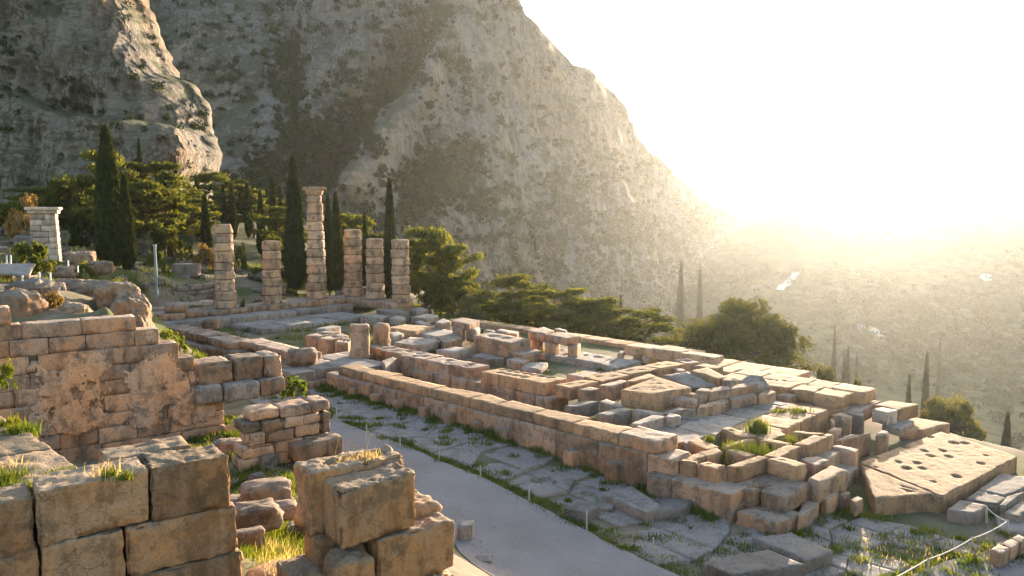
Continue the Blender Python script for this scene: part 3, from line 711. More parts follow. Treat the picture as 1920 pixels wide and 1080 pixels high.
for c, pts, z, h in [('G', [(650, 297), (965, 372), (1045, 350), (760, 298)], -1.02, .6), ('G', [(1380, 92), (1500, 152), (1632, 112), (1520, 70)], -.78, .5),
                     ('G', [(1350, 590), (1425, 562), (1540, 470), (1400, 430)], -1.5, .5), ('G', [(1530, 402), (1600, 442), (1705, 390), (1620, 350)], -1.4, .6),
                     ('G', [(1690, 400), (1740, 420), (1800, 380), (1740, 360)], -1.5, .5), ('G', [(1800, 440), (1850, 470), (1915, 430), (1860, 400)], -1.5, .5)]:
    stone('ashlar_block', [P(*q(c, *p), z) for p in pts], z, h, 'lime', t, rough=0.05)
for (u0, u1, v0, v1, z, h) in ((51.0, 52.0, 1.0, 6.6, -1.02, .9), (49.4, 51.3, 0.9, 6.4, -1.05, .9), (51.9, 52.6, 2.2, 6.5, -1.5, .7)):
    brow(t, 'ashlar_block', u0, u1, v0, v1, z, h, (1.2, 1.9), 'lime', 'v', rough=0.05)
blk('G', [(1030, 357), (1240, 422), (1505, 295), (1250, 265)], -0.98, 0.62, 'big flat topped block on the corner, below the beam grid', mat='lime', rad=0.09, pits=[(.3, .4, .05, .05, .06), (.6, .5, .05, .05, .06), (.75, .3, .04, .05, .05)])
blk('G', [(820, 532), (1185, 642), (1405, 547), (1000, 490)], -1.52, 0.6, 'bottom corner step block standing on the paving', mat='lime', rad=0.07)
blk('G', [(1430, 262), (1545, 302), (1790, 190), (1630, 140)], -0.85, 0.75, 'rose coloured block with a lit end, right of the big corner block', mat='column', rad=0.08)
blk('G', [(518, 977), (800, 1092), (1432, 1000), (1100, 862)], -1.58, 0.55, 'wide grey slab lying across the paving at the bottom edge', name='stone_slab', mat='pave', cat='stone slab', rad=0.06)
blk('G', [(950, 762), (1430, 962), (1662, 882), (1300, 722)], -1.68, 0.45, 'wide cracked slab behind the grey slab at the bottom edge', name='stone_slab', mat='pave', cat='stone slab', rad=0.06)
CR['Y'] = (960, 810, 4)
blk('Y', [(668, 452), (1005, 602), (1115, 545), (900, 397)], -1.42, 0.5, 'raised paving slab with an orange side, beside the gravel path', name='stone_slab', mat='pave', cat='stone slab', rad=0.05)
blk('Y', [(1045, 592), (1290, 572), (1360, 500), (1125, 482)], -1.5, 0.5, 'raised slab with a curved front next to the larger raised slab', name='stone_slab', mat='pave', cat='stone slab', rad=0.1)
blk('Y', [(388, 572), (560, 602), (668, 557), (500, 515)], -1.42, 0.4, 'small tilted slab at the edge of the gravel path', name='stone_slab', mat='pave', cat='stone slab')
rock('boulder', PG(*q('G', 515, 515), 0), .32, .3, .22, label='round pale boulder between the raised slab and the corner step', cat='boulder')

# south west stacks
t = wall('foundation_wall', L3(48, 13.5, -1.6), 'sunlit block platform beyond the round heap, right of the big round tree', None)
brow(t, 'ashlar_block', 43.5, 49.8, 12.4, 13.85, -0.35, 0.55, (1.0, 1.6), 'sunny', 'u', rough=0.05, jit=0.04)
brow(t, 'ashlar_block', 42.5, 50.3, 13.85, 15.3, -0.33, 0.55, (1.0, 1.6), 'sunny', 'u', rough=0.05, jit=0.04)
brow(t, 'ashlar_block', 44.0, 50.5, 12.5, 15.3, -0.92, 0.6, (1.1, 1.8), 'lime', 'u', rough=0.05)
brow(t, 'ashlar_block', 40.0, 46.0, 15.4, 18.0, -0.5, 1.0, (1.4, 2.2), 'sunny', 'u', rough=0.05)
blk('F', [(1050, 250), (1190, 275), (1300, 240), (1150, 215)], -0.5, 0.5, 'low lit block between the curved wall and the sunlit platform', group=SB)
ST = 'stacked blocks of the south west corner'
blk('H', [(720, 475), (985, 532), (1215, 470), (890, 425)], -0.85, 0.6, 'large flat block on top of the stack left of the olive bush', mat='sunny', group=ST)
blk('H', [(690, 520), (870, 562), (985, 532), (800, 500)], -0.82, 0.6, 'pale brightly lit block at the left end of the stack by the olive bush', mat='marble', group=ST)
blk('H', [(800, 690), (1015, 748), (1170, 657), (1000, 625)], -1.4, 0.35, 'dark grey slab sticking out under the stack by the olive bush', name='stone_slab', mat='grey', cat='stone slab', group=ST)
blk('H', [(1000, 765), (1280, 752), (1572, 682), (1110, 605)], -1.6, 0.6, 'lowest wide slab of the stack, just behind the pitted slab', name='stone_slab', mat='sunny', cat='stone slab', group=ST)
blk('H', [(235, 942), (505, 1002), (545, 970), (300, 925)], -0.95, 1.0, 'squat upright block with a lit slanting top, left of the pitted slab', group=ST)
blk('H', [(270, 880), (540, 835), (680, 792), (420, 820)], -1.05, 1.0, 'rough block row behind the squat upright block', rough=0.09, group=ST)
blk('H', [(720, 805), (870, 805), (890, 770), (800, 742)], -1.1, 1.0, 'rounded grey block against the shaded side of the pitted slab', rad=0.15, group=ST)
blk('H', [(190, 765), (330, 772), (350, 742), (260, 722)], -0.95, 0.9, 'small rose block behind the right corner of the beam grid', mat='column', group=ST)
blk('H', [(240, 585), (450, 635), (470, 602), (330, 552)], -0.9, 0.9, 'sloping rose block below the sunlit platform', group=ST, mat='column')
blk('H', [(400, 565), (590, 602), (610, 572), (470, 545)], -0.85, 0.9, 'grey block right under the corner of the sunlit platform', mat='grey', group=ST)
blk('H', [(215, 645), (255, 690), (270, 650), (235, 622)], -0.9, 0.6, 'small pointed stone at the back of the beam grid', group=ST)

def inv_quad(quad, p):
    s = t_ = 0.5; quad = [np.array(a[:2]) for a in quad]
    for _ in range(25):
        f = quad[0] * (1 - s) * (1 - t_) + quad[1] * s * (1 - t_) + quad[2] * s * t_ + quad[3] * (1 - s) * t_ - p[:2]
        Js = (quad[1] - quad[0]) * (1 - t_) + (quad[2] - quad[3]) * t_; Jt = (quad[3] - quad[0]) * (1 - s) + (quad[2] - quad[1]) * s
        ds = np.linalg.solve(np.column_stack([Js, Jt]), -f); s += ds[0]; t_ += ds[1]
    return s, t_
BZ = -1.5
qb = [P(1612, 866, BZ), P(1768, 930, BZ), P(1908, 856, BZ), P(1764, 809, BZ)]
CR['X'] = (1440, 700, 1364 / 480)
ar = sum(qb[i][0] * qb[(i + 1) % 4][1] - qb[(i + 1) % 4][0] * qb[i][1] for i in range(4))
qbo = qb if ar > 0 else qb[::-1]
pits = []
for (x, y, r) in [(730, 390, 1.2), (835, 413, 1), (865, 440, 1.2), (695, 472, .9), (735, 505, 1.3), (795, 477, 1), (822, 505, 1.1), (965, 443, 1.1), (930, 412, 1), (860, 338, 1.2), (1005, 548, 1.2), (1135, 480, 1), (990, 370, 1.5), (1050, 372, 1.3),
                  (1160, 437, .7), (880, 577, .6), (640, 545, 1), (580, 450, .8), (1195, 392, .7), (575, 500, .5), (780, 360, .5)]:
    s_, t_ = inv_quad(qbo, P(*q('X', x, y), BZ))
    pits.append((s_, t_, .026 * r, .016 * r, 0.16))
la, lb = np.linalg.norm(qbo[1] - qbo[0]), np.linalg.norm(qbo[3] - qbo[0])
pits = [(s, t_, 0.14 * (rs / .026) / la, 0.14 * (rs / .026) / lb, dp) for (s, t_, rs, rt, dp) in pits]
stone('stone_slab', qb, BZ, 0.75, 'sunny', None, rough=0.03, cell=0.065, pits=pits, label='great sunlit slab pitted with dark sockets at the right of the temple', cat='stone slab')
stone('stone_slab', [P(1613, 869, BZ), P(1640, 934, BZ), P(1745, 926, BZ), P(1764, 931, BZ)], BZ - 0.004, 0.74, 'sunny', None, rough=0.04, label='chipped front corner piece of the great pitted slab', cat='stone slab', rad=0.07,
      pits=[(.4, .6, .05, .1, .12), (.6, .6, .06, .08, .12)])
GR = 'stones below the great pitted slab'
blk('O', [(1060, 470), (1330, 505), (1430, 430), (1180, 380)], -1.72, 0.6, 'squarish block standing out of the grass below the pitted slab', group=GR, mat='pave')
blk('O', [(1230, 365), (1540, 425), (1600, 355), (1340, 290)], -1.7, 0.6, 'mossy flat slab running along the foot of the pitted slab', name='stone_slab', mat='pave', cat='stone slab', group=GR)
blk('O', [(1545, 425), (1600, 430), (1770, 300), (1610, 350)], -1.7, 0.6, 'narrow flat slab right of the mossy slab', name='stone_slab', mat='pave', cat='stone slab', group=GR)
blk('O', [(1350, 285), (1600, 345), (1900, 190), (1560, 130)], -1.68, 0.6, 'wide lichen covered slab against the far foot of the pitted slab', name='stone_slab', mat='pave', cat='stone slab', group=GR)
blk('O', [(1590, 495), (1720, 530), (1900, 430), (1740, 385)], -1.8, 0.5, 'grey slab at the right edge behind the rope fence', name='stone_slab', mat='pave', cat='stone slab', group=GR)
for (pts, lab) in [([(1450, 832), (1560, 882), (1640, 820), (1530, 787)], 'nearest of the three small cubes of stone in a row at the right edge'), ([(1560, 775), (1650, 825), (1728, 772), (1650, 737)], 'middle one of the three small cubes of stone at the right edge'),
                   ([(1650, 727), (1740, 772), (1810, 742), (1715, 695)], 'farthest of the three small cubes of stone at the right edge')]:
    blk('O', pts, -1.6, 0.42, lab, group='small stone cubes by the rope fence', mat='lime')

# loose stones of the middle and far part -------------------------------
def standing(px, py, z, wpx, hpx, dep, label, yaw=0.0, mat='lime', name='upright_stone', cat='standing stone', **kw):
    p = P(px, py, z); D = p[1]; w_, h = wpx * D / F, hpx * D / F
    a = np.array([math.cos(yaw), math.sin(yaw)]); b = np.array([-a[1], a[0]])
    qd = [p[:2] - a * w_ / 2, p[:2] + a * w_ / 2, p[:2] + a * w_ / 2 + b * dep, p[:2] - a * w_ / 2 + b * dep]
    return stone(name, qd, z + h, h + 0.05, mat, None, label=label, cat=cat, **kw)
standing(*q('B', 690, 790), -0.3, 36, 64, .75, 'taller left one of two upright stones standing by the bend of the path wall', 0.15, rough=0.11, rad=0.14)
standing(*q('B', 905, 700), -0.3, 29, 50, .7, 'darker right one of two upright stones, with a bulging side', -0.3, 'column', rough=0.14, rad=0.18)
blk('B', [(860, 690), (945, 705), (1065, 690), (960, 665)], -0.0, 0.4, 'small block at the foot of the right upright stone', group=SB)
blk('B', [(925, 820), (960, 870), (1105, 790), (1060, 775)], -0.1, 0.9, 'grey block between the upright stones and the inner wall', mat='grey', group=SB)
GT = 'slotted blocks left of the upright stones'
for pts, lab in [([(72, 532), (205, 547), (470, 497), (310, 480)], 'farthest slotted block left of the upright stones'), ([(205, 567), (340, 582), (560, 535), (480, 508)], 'middle slotted block left of the upright stones'),
                 ([(405, 607), (555, 617), (600, 570), (500, 556)], 'nearest slotted block, touching the upright stones')]:
    blk('B', pts, 0.0, 1.2, lab, group=GT, pits=[(.2 + .2 * k, .5, .06, .2, .25) for k in range(4)], cell=0.12)
blk('B', [(190, 455), (300, 470), (475, 430), (370, 418)], -0.1, 0.9, 'thin lit beam behind the slotted blocks', name='stone_beam', cat='stone beam', mat='grey')
for c, pts, z, h, lab, kw in [
    ('B', [(1065, 620), (1370, 645), (1590, 590), (1260, 545)], -.35, .6, 'rough grey boulder block between the inner wall and the south side', dict(rough=.09, mat='grey')),
    ('B', [(1000, 445), (1310, 492), (1535, 435), (1190, 408)], -.3, .55, 'flat tan topped slab right of the upright stones', dict(mat='sunny')),
    ('B', [(1320, 500), (1590, 560), (1850, 515), (1560, 440)], -.5, .6, 'low broad block behind the rough grey boulder block', dict(mat='grey')),
    ('B', [(1000, 500), (1060, 545), (1185, 515), (1120, 490)], -.3, .6, 'small cube shaped block just right of the upright stones', dict(mat='grey')),
    ('B', [(1005, 335), (1100, 350), (1215, 325), (1090, 300)], -.45, .7, 'round edged block below the rightmost column', dict(mat='grey', rad=.2)),
    ('B', [(870, 240), (1010, 275), (1250, 270), (1060, 232)], -.3, .8, 'step like block group under the right columns', dict(mat='grey')),
    ('B', [(690, 310), (900, 340), (1020, 315), (850, 290)], -.5, .7, 'flat block between the floor slabs and the right columns', dict(mat='grey')),
    ('B', [(1270, 225), (1330, 260), (1460, 240), (1380, 210)], -.3, .7, 'grey block lying on the bank right of the rightmost column', dict(mat='grey', rad=.12)),
    ('B', [(1260, 320), (1440, 345), (1580, 305), (1440, 285)], -.6, .6, 'long low block below the grassy bank right of the columns', dict(mat='grey', rad=.1)),
    ('B', [(1310, 375), (1400, 420), (1490, 410), (1370, 360)], -.75, .5, 'leaning grey slab below the grassy bank', dict(mat='grey')),
    ('C', [(112, 305), (190, 372), (400, 330), (330, 265)], -.35, .7, 'wide rose grey block left of the three course block', {}),
    ('C', [(0, 330), (20, 375), (150, 355), (90, 315)], -.45, .7, 'grey lumpy block at the left of the wide rose grey block', dict(rough=.09, mat='grey')),
    ('C', [(92, 452), (310, 480), (500, 440), (320, 415)], -.7, .7, 'long grey block lying in front of the wide rose grey block', dict(mat='grey', rad=.1)),
    ('C', [(525, 292), (935, 380), (1172, 335), (720, 258)], -.05, 1.1, 'massive three course block with a hollowed top in the middle of the temple', dict(pits=[(.3, .5, .1, .2, .15), (.6, .55, .1, .15, .15)])),
    ('C', [(950, 485), (1085, 512), (1290, 470), (1180, 428)], -.65, .6, 'lower step at the right foot of the massive block', {}),
    ('C', [(505, 520), (700, 560), (885, 548), (640, 480)], -.8, .7, 'rough lichen covered block in front of the massive block', dict(rough=.1, mat='grey')),
    ('C', [(895, 562), (1060, 605), (1155, 572), (1010, 535)], -.8, .7, 'squarish rough block right of the lichen covered one', dict(rough=.08)),
    ('C', [(1055, 652), (1290, 672), (1365, 602), (1180, 590)], -.95, .6, 'low grey block at the corner of the deep trench', dict(rough=.08, mat='grey')),
    ('C', [(275, 128), (480, 170), (597, 125), (400, 90)], .4, .4, 'flat cap block resting like a table on two stones at the south edge', {}),
    ('C', [(440, 220), (560, 232), (605, 190), (500, 188)], 0., .9, 'squat round edged stone holding up the cap block', dict(rad=.15, mat='grey')),
    ('C', [(290, 200), (400, 225), (440, 205), (340, 175)], 0., .9, 'dark stone in the shade under the cap block', {}),
    ('C', [(95, 142), (160, 162), (280, 135), (180, 100)], -.05, .8, 'pair of pale cubes left of the cap block', dict(mat='grey')),
    ('C', [(630, 230), (750, 255), (780, 235), (680, 220)], -.2, .7, 'small rounded stone behind the massive block', dict(rad=.15, mat='grey')),
    ('C', [(780, 235), (980, 275), (1040, 255), (830, 218)], -.2, .7, 'long low stone on the south edge behind the massive block', dict(mat='grey')),
    ('C', [(885, 265), (1020, 280), (1030, 262), (920, 255)], -.15, .6, 'little rose stone lying on the back of the massive block', dict(mat='column')),
    ('C', [(1135, 240), (1330, 275), (1425, 240), (1320, 195)], .35, .55, 'left one of two thick slabs propped up on the south edge', dict(mat='lime')),
    ('C', [(1345, 282), (1560, 327), (1735, 300), (1490, 252)], .3, .45, 'right one of two thick slabs propped up on the south edge', dict(mat='lime')),
    ('C', [(1430, 215), (1560, 250), (1580, 235), (1500, 210)], .35, .5, 'small grey slab behind the two propped slabs', dict(mat='grey')),
    ('C', [(1170, 330), (1250, 350), (1320, 335), (1250, 310)], -.2, .8, 'rounded prop stone under the left propped slab', dict(rad=.12)),
    ('C', [(1330, 372), (1440, 397), (1500, 370), (1400, 345)], -.2, .8, 'warm prop stone under the middle of the propped slabs', {}),
    ('C', [(1590, 402), (1690, 422), (1735, 382), (1650, 375)], -.2, .8, 'lit prop stone under the right propped slab', {}),
    ('D', [(970, 405), (1060, 427), (1112, 410), (1020, 395)], -.7, .6, 'small cube in front of the long south blocks', dict(rad=.1)),
    ('D', [(700, 367), (760, 382), (792, 350), (740, 342)], -.6, .7, 'rounded stone left of the long south blocks', dict(rad=.12)),
    ]:
    blk(c, pts, z, h, lab, group=SB, **kw)
# socketed pavement south of the inner trench
t = wall('foundation_wall', P(*q('D', 500, 500), -1.6), 'wide grey foundation band with shallow hollows, south of the deep trench', None)
for pts, pt in [([(1285, 500), (1560, 545), (1760, 480), (1500, 430)], 3), ([(1560, 545), (1960, 610), (2100, 540), (1760, 480)], 4), ([(1960, 612), (2130, 665), (2420, 580), (2110, 540)], 6)]:
    stone('ashlar_block', [P(*q('C', *p), -0.9) for p in pts], -0.9 + random.uniform(-.02, .02), 0.75, 'grey', t, rough=.04, cell=.13,
          pits=[(random.uniform(.15, .85), random.uniform(.2, .8), .05, .12, .1) for _ in range(pt)])
# south edge
t = wall('foundation_wall', L3(30, 21, -1.6), 'low lit kerb of blocks along the south edge in front of the pines', None)
brow(t, 'ashlar_block', 14, 37.5, 20.4, 21.8, -0.95, 0.8, (1.6, 2.6), 'sunny', 'u', rough=.05, jit=.08)
t = wall('foundation_wall', L3(40, 19, -1.6), 'raised row of long rose blocks at the south edge, left of the big round tree', None)
u0, v0 = uvp('D', 800, 285, -.25); u1, v1 = uvp('D', 1790, 440, -.25); vm = 0.5 * (v0 + v1)
brow(t, 'ashlar_block', u0, u1, vm, vm + 1.1, -0.2, 0.62, (1.9, 2.8), 'column', 'u', rough=.05, jit=.06)
for k in range(4): stone('pier', uvq(u0 + .6 + k * 1.9, u0 + 1.3 + k * 1.9, vm + .1, vm + 1), -0.8, 0.6, 'lime', t, rough=.05)

# drum lying by the leftmost column, boulders
p = P(330, 588, -0.05); v, f = lathe([(0.02, 0), (.40, 0), (.46, .06), (.46, 1.55), (.40, 1.65), (.02, 1.65)], 24, (0, 0, 0), 77, .05)
v = np.column_stack([v[:, 2] - .8, v[:, 1], v[:, 0] + .44]); cs, sn = math.cos(.25), math.sin(.25)
v = np.column_stack([v[:, 0] * cs - v[:, 1] * sn, v[:, 0] * sn + v[:, 1] * cs, v[:, 2]]) + np.array([p[0], p[1], -0.02])
tag(link('column_drum', v, f, M['lime']), 'fallen column drum lying on the step left of the leftmost column', 'column drum')
rock('boulder', P(396, 616, 0.0) - np.array([0, 0, .02]), .55, .5, .42, label='round boulder on the low broken wall below the leftmost column', cat='boulder', amp=.15)
standing(*q('A', 1580, 880), -0.28, 56, 31, 1.0, 'big rounded block at the end of the broken wall above the path', 0.1, rough=.1, rad=.28, name='stone_block', cat='stone block')

# ================================================================== left hand walls
def sq(o_, s0, s1, d0, d1): return [o_ + wd * s0 + wn * d0, o_ + wd * s1 + wn * d0, o_ + wd * s1 + wn * d1, o_ + wd * s0 + wn * d1]
# tall ashlar wall stepping down to the right
def s_at(px, o_=A0):
    k = (px - 960) / F      # o.x + s wd.x = k (o.y + s wd.y)
    return (k * o_[1] - o_[0]) / (wd[0] - k * wd[1])
t = wall('ashlar_wall', (A0[0], A0[1], -1.6), 'tall ashlar wall with eroded plaster, its top stepping down to the right')
zt = 3.95
ends = [250, 292, 327, 357, 407, 409, 410, 411, 411]
for ci, e in enumerate(ends):
    s, se = s_at(-160), s_at(e)
    h = 0.62 + 0.05 * ((ci * 7) % 3 - 1)
    while s < se - 0.05:
        l = random.uniform(1.0, 2.0); e2 = min(s + l, se)
        if se - e2 < 0.6: e2 = se
        off = random.uniform(-0.05, 0.05)
        if random.random() < 0.1 and 1 < ci < 6 and e2 < se:     # a small square socket left open between two blocks
            stone('ashlar_block', sq(A0, s, e2 - 0.28, off, 0.9), zt, h - 0.012, 'ochre', t, rough=0.04, rad=0.03)
            stone('ashlar_block', sq(A0, e2 - 0.29, e2 - 0.012, off, 0.9), zt - h * 0.55, h * 0.45 - 0.012, 'ochre', t, rough=0.04, rad=0.03)
        else:
            stone('ashlar_block', sq(A0, s, e2 - 0.012, off, 0.9), zt + random.uniform(-.008, .008), h - 0.012, random.choice(['ochre', 'ochre', 'lime']), t, rough=0.05, rad=0.03)
        s = e2
    zt -= h
stone('ashlar_block', sq(A0, s_at(-160), s_at(12), 0.0, 0.9), 4.6, 0.64, 'ochre', t, rough=0.05)
stone('core', sq(A0, s_at(-160), s_at(350), 0.5, 1.3), 1.9, 3.6, 'ochre', t, rough=0.02)
# broken shell of old plaster clinging to the face
def plaster(s0, s1, z0, z1, seed, parent):
    n, m = 170, 150
    S_, Z_ = np.meshgrid(np.linspace(s0, s1, n), np.linspace(z0, z1, m), indexing='ij')
    sv, zv = S_.ravel(), Z_.ravel()
    th = fbm(np.column_stack([sv / .8, zv / 1.3, np.full(n * m, seed)]), 6, .68) + 0.16 - 1.1 * np.maximum(0, np.abs((sv - s0) / (s1 - s0) - .5) * 2 - .6) - 1.1 * np.maximum(0, np.abs((zv - z0) / (z1 - z0) - .5) * 2 - .6)
    d_ = -0.05 - 0.035 * sstep(0, .12, th) - 0.03 * fbm(np.column_stack([sv / .2, zv / .2, np.full(n * m, seed)]), 3)
    d_ = np.where(th > 0, d_, 0.10)
    p = A0[None] + wd[None] * sv[:, None] + wn[None] * d_[:, None]
    ii = np.arange(n * m).reshape(n, m); keep = (th > -0.12).reshape(n, m)
    f = np.stack([ii[:-1, :-1], ii[1:, :-1], ii[1:, 1:], ii[:-1, 1:]], -1).reshape(-1, 4)
    k = (keep[:-1, :-1] & keep[1:, :-1] & keep[1:, 1:] & keep[:-1, 1:]).ravel()
    link('plaster', np.column_stack([p, zv]), f[k], M['ochre'], parent)
plaster(s_at(20), s_at(205), -0.6, 2.7, 3, t)
plaster(s_at(190), s_at(345), -1.0, 2.4, 11, t)
plaster(s_at(335), s_at(408), -1.0, 1.2, 23, t)

# wall of big blocks at the lower left
B0 = np.array([-6.36, 10.03])
t = wall('block_wall', (B0[0], B0[1], 1.0), 'nearest wall of big brown blocks at the lower left corner')
stone('ashlar_block', sq(B0, -1.9, -0.05, 0.02, .8), 4.22, .78, 'poros', t, rough=.05, rad=.032, cell=.036)
stone('ashlar_block', sq(B0, 0, 1.37, 0, .72), [4.28, 4.31, 4.35, 4.3], .76, 'poros', t, rough=.045, rad=.03, cell=.034)
stone('ashlar_block', sq(B0, 1.41, 2.52, -.02, .8), [4.36, 4.33, 4.3, 4.34], .82, 'poros', t, rough=.06, rad=.032, cell=.034)
stone('ashlar_block', sq(B0, .95, 2.2, .82, 1.55), 4.33, .8, 'poros', t, rough=.06, rad=.05, cell=.06)
stone('ashlar_block', sq(B0, -1.9, .9, .78, 1.5), 3.95, .8, 'poros', t, rough=.06, rad=.032, cell=.06)
for s0, s1 in ((-1.9, -.02), (0.02, 1.02), (1.06, 2.6)): stone('ashlar_block', sq(B0, s0, s1, .0, 1.6), 3.51, .72, 'poros', t, rough=.05, rad=.03, cell=.036)
for s0, s1 in ((-1.9, .6), (.64, 2.66)): stone('ashlar_block', sq(B0, s0, s1, -.02, 1.6), 2.77, .9, 'poros', t, rough=.05, cell=.07)
stone('ashlar_block', sq(B0, -1.9, 2.7, 0.0, 1.6), 1.85, 1.4, 'poros', t, rough=.05, cell=.1)
# wall top running away to the upper left
c0 = P(147, 871, 4.05)[:2]
t = wall('block_wall', (c0[0] - 1, c0[1] + 1, 1.0), 'rough topped wall running away behind the nearest brown blocks, plants growing on it')
for k in range(6):
    a0, a1 = 1.75 * k, 1.75 * (k + 1) - 0.02
    stone('ashlar_block', [c0 - U * (a0 - .4) , c0 - U * (a1 - .4), c0 - U * (a1 - .4) - V * 1.0, c0 - U * (a0 - .4) - V * 1.0], 4.05 + random.uniform(-.05, .05), 2.8, 'poros', t, rough=.07, rad=.04, cell=.075)
    stone('ashlar_block', [c0 - U * (a0 - .4) - V * 1.02, c0 - U * (a1 - .4) - V * 1.02, c0 - U * (a1 - .4) - V * 2.9, c0 - U * (a0 - .4) - V * 2.9], 3.98 + random.uniform(-.06, .06), 2.6, 'poros', t, rough=.09, rad=.04, cell=.085)

# pile of blocks in the foreground centre
Q0 = P(655, 917, 3.95)[:2]
def pile(lab, s0, s1, d0, d1, z, h, mat='poros', **kw):
    return stone('stone_block', sq(Q0, s0, s1, d0, d1), z, h, mat, None, label=lab, cat='stone block', group='pile of brown blocks in the foreground', **kw)
pile('topmost big brown block of the foreground pile, with a pebbly top', -.16, 1.12, .0, .62, [3.93, 3.97, 3.99, 3.96], .88, rough=.05, rad=.04, cell=.03)
pile('block with a grassy groove in its top, behind the topmost block', -.34, 1.28, .67, 1.35, 4.06, 1.0, rough=.06, rad=.05, cell=.034, pits=[(.3, .5, .1, .2, .22), (.5, .52, .15, .17, .2), (.75, .5, .15, .14, .14)])
pile('long block under the right end of the topmost block', .42, 1.78, -.05, .85, 3.06, .78, rough=.06, rad=.04, cell=.034)
pile('block with a broken pebbly top at the right of the pile', 1.1, 1.85, .45, 1.35, 3.2, .8, rough=.08, rad=.1, cell=.036)
rock('stone_block', (*(Q0 + wd * .02 + wn * .12), 2.24), .34, .34, .42, 'poros', .6, 'lumpy orange stone squeezed under the left end of the topmost block', 'stone block', 'pile of brown blocks in the foreground', amp=.35, box=.5)
pile('flat orange block standing behind the lumpy stone', -.28, .35, .55, 1.2, 3.08, .9, rough=.06, rad=.08, cell=.036)
pile('dark block at the left of the pile, half in shade', -.75, -.12, .35, 1.2, 2.62, 1.2, rough=.07, rad=.08, cell=.036)
pile('bottom block of the pile with deep pits in its face', -.1, 1.2, -.28, .9, 2.27, .8, rough=.06, rad=.04, cell=.036)
pile('bottom right block of the pile, crumbling at its edge', 1.22, 1.72, -.2, .9, 2.25, .9, rough=.1, rad=.1, cell=.036)
pile('buried base block under the whole pile', -.6, 1.9, -.2, 1.3, 1.46, 1.2, rough=.05, cell=.1)

# rubble between the walls
RB = 'rubble below the brown block wall'
def rk(px, py, D, rx, ry, rz, lab, rot=0.0, mat='rock', **kw):
    p = PD(px, py, D); rock('rock', p, rx, ry, rz, mat, rot, lab, 'rock', RB, **kw)
rk(478, 985, 16, .52, .38, .28, 'knobbly grey rock with a bright edge right of the brown block wall', .3, amp=.4)
rk(528, 968, 18, .36, .22, .2, 'long grey stone behind the knobbly rock', .3)
rk(572, 985, 17, .22, .16, .14, 'small pale rock in the grass near the pile')
rk(590, 1000, 16.5, .36, .2, .14, 'flat jagged rock sloping towards the pile', -.7)
rk(500, 940, 20, .62, .4, .3, 'big grey rock at the foot of the stone terraces', .4)
rk(445, 955, 20, .5, .35, .2, 'half sunken grey rock in the grass by the wall', .2)
def sl(px, py, D, w_, dep, h, lab, yaw=.55, mat='lime', **kw):
    p = PD(px, py, D); a = np.array([math.cos(yaw), math.sin(yaw)]); b = np.array([-a[1], a[0]])
    return stone('stone_block', [p[:2] - a * w_ / 2, p[:2] + a * w_ / 2, p[:2] + a * w_ / 2 + b * dep, p[:2] - a * w_ / 2 + b * dep], p[2], h, mat, None, label=lab, cat='stone block', group=RB, **kw)
sl(455, 1000, 14, .85, .3, .7, 'thin upright slab at the right end of the brown block wall', rough=.05, rad=.07)
sl(425, 1042, 12.5, .6, .4, .6, 'rounded slab at the lower end of the brown block wall', rough=.05, rad=.14)
sl(432, 905, 24, 1.0, .5, .5, 'pale cube of rubble half hidden in weeds', .4, rough=.08)
sl(482, 888, 25, .75, .6, .7, 'grey cube with a flat front below the rubble wall', .4, mat='grey', rough=.07)
p = PD(520, 1072, 12.2); v, f = lathe([(.02, 0), (.5, 0), (.52, .05), (.5, .2), (.44, .24), (.02, .25)], 40, (p[0], p[1], p[2] - .22), 31, .05)
tag(link('stone_disc', v, f, M['sunny']), 'flat round stone strewn with straw at the bottom edge', 'stone disc')
# little kerb at the path edge
for px, py, D, w_, h, lab in ((872, 1012, 21.6, .45, .45, 'pale squared stone at the edge of the gravel path'), (905, 1058, 20.6, .5, .12, 'flat dark slab lying at the near edge of the gravel path')):
    p = PG(px, py); sl2 = [p[:2] + np.array(a) * w_ for a in ((-.5, -.4), (.5, -.3), (.6, .6), (-.4, .5))]
    stone('kerb_stone', sl2, p[2] + h + .05, h + .2, 'grey' if h > .3 else 'pave', None, label=lab, cat='stone')

# rubble masonry stack and the terraces behind it
R0 = np.array([(437 - 960) / F * 25.1, 25.1])
t = wall('rubble_wall', (R0[0], R0[1], -1.4), 'broken stub of coursed rubble masonry between the tall wall and the path')
zt = 1.38; ln = s_at(613, R0)
for ci in range(7):
    h = (.38, .36, .44, .46, .42, .42, .4)[ci]; s = (.42, 0.12, 0.28, .1, 0.0, .3, .4)[ci]; s_end = ln + (0, .02, .05, .03, .02, .25, .3)[ci]
    while s < s_end - .05:
        e2 = min(s + random.uniform(.55, 1.15), s_end)
        if s_end - e2 < .3: e2 = s_end
        o_ = random.uniform(-.08, .08)
        stone('rubble_stone', sq(R0, s, e2 - .03, o_, 1.0), zt + random.uniform(-.03, .03), h - .02, random.choice(['lime', 'column', 'rock']), t, rough=.07, rad=.07, cell=.1)
        s = e2
    zt -= h
for (s0, s1, z, h, d0) in ((s_at(531, R0), s_at(625, R0), .12, .62, -.5), (s_at(540, R0), s_at(632, R0), -.5, .6, -.7), (s_at(528, R0), s_at(590, R0), -1.0, .5, -1.1)):
    stone('step_stone', sq(R0, s0, s1, d0, d0 + .6), z, h, 'lime', t, rough=.06, rad=.07)
t = wall('retaining_wall', PD(450, 720, 31), 'two ragged rows of big grey blocks retaining the bank above the rubble masonry')
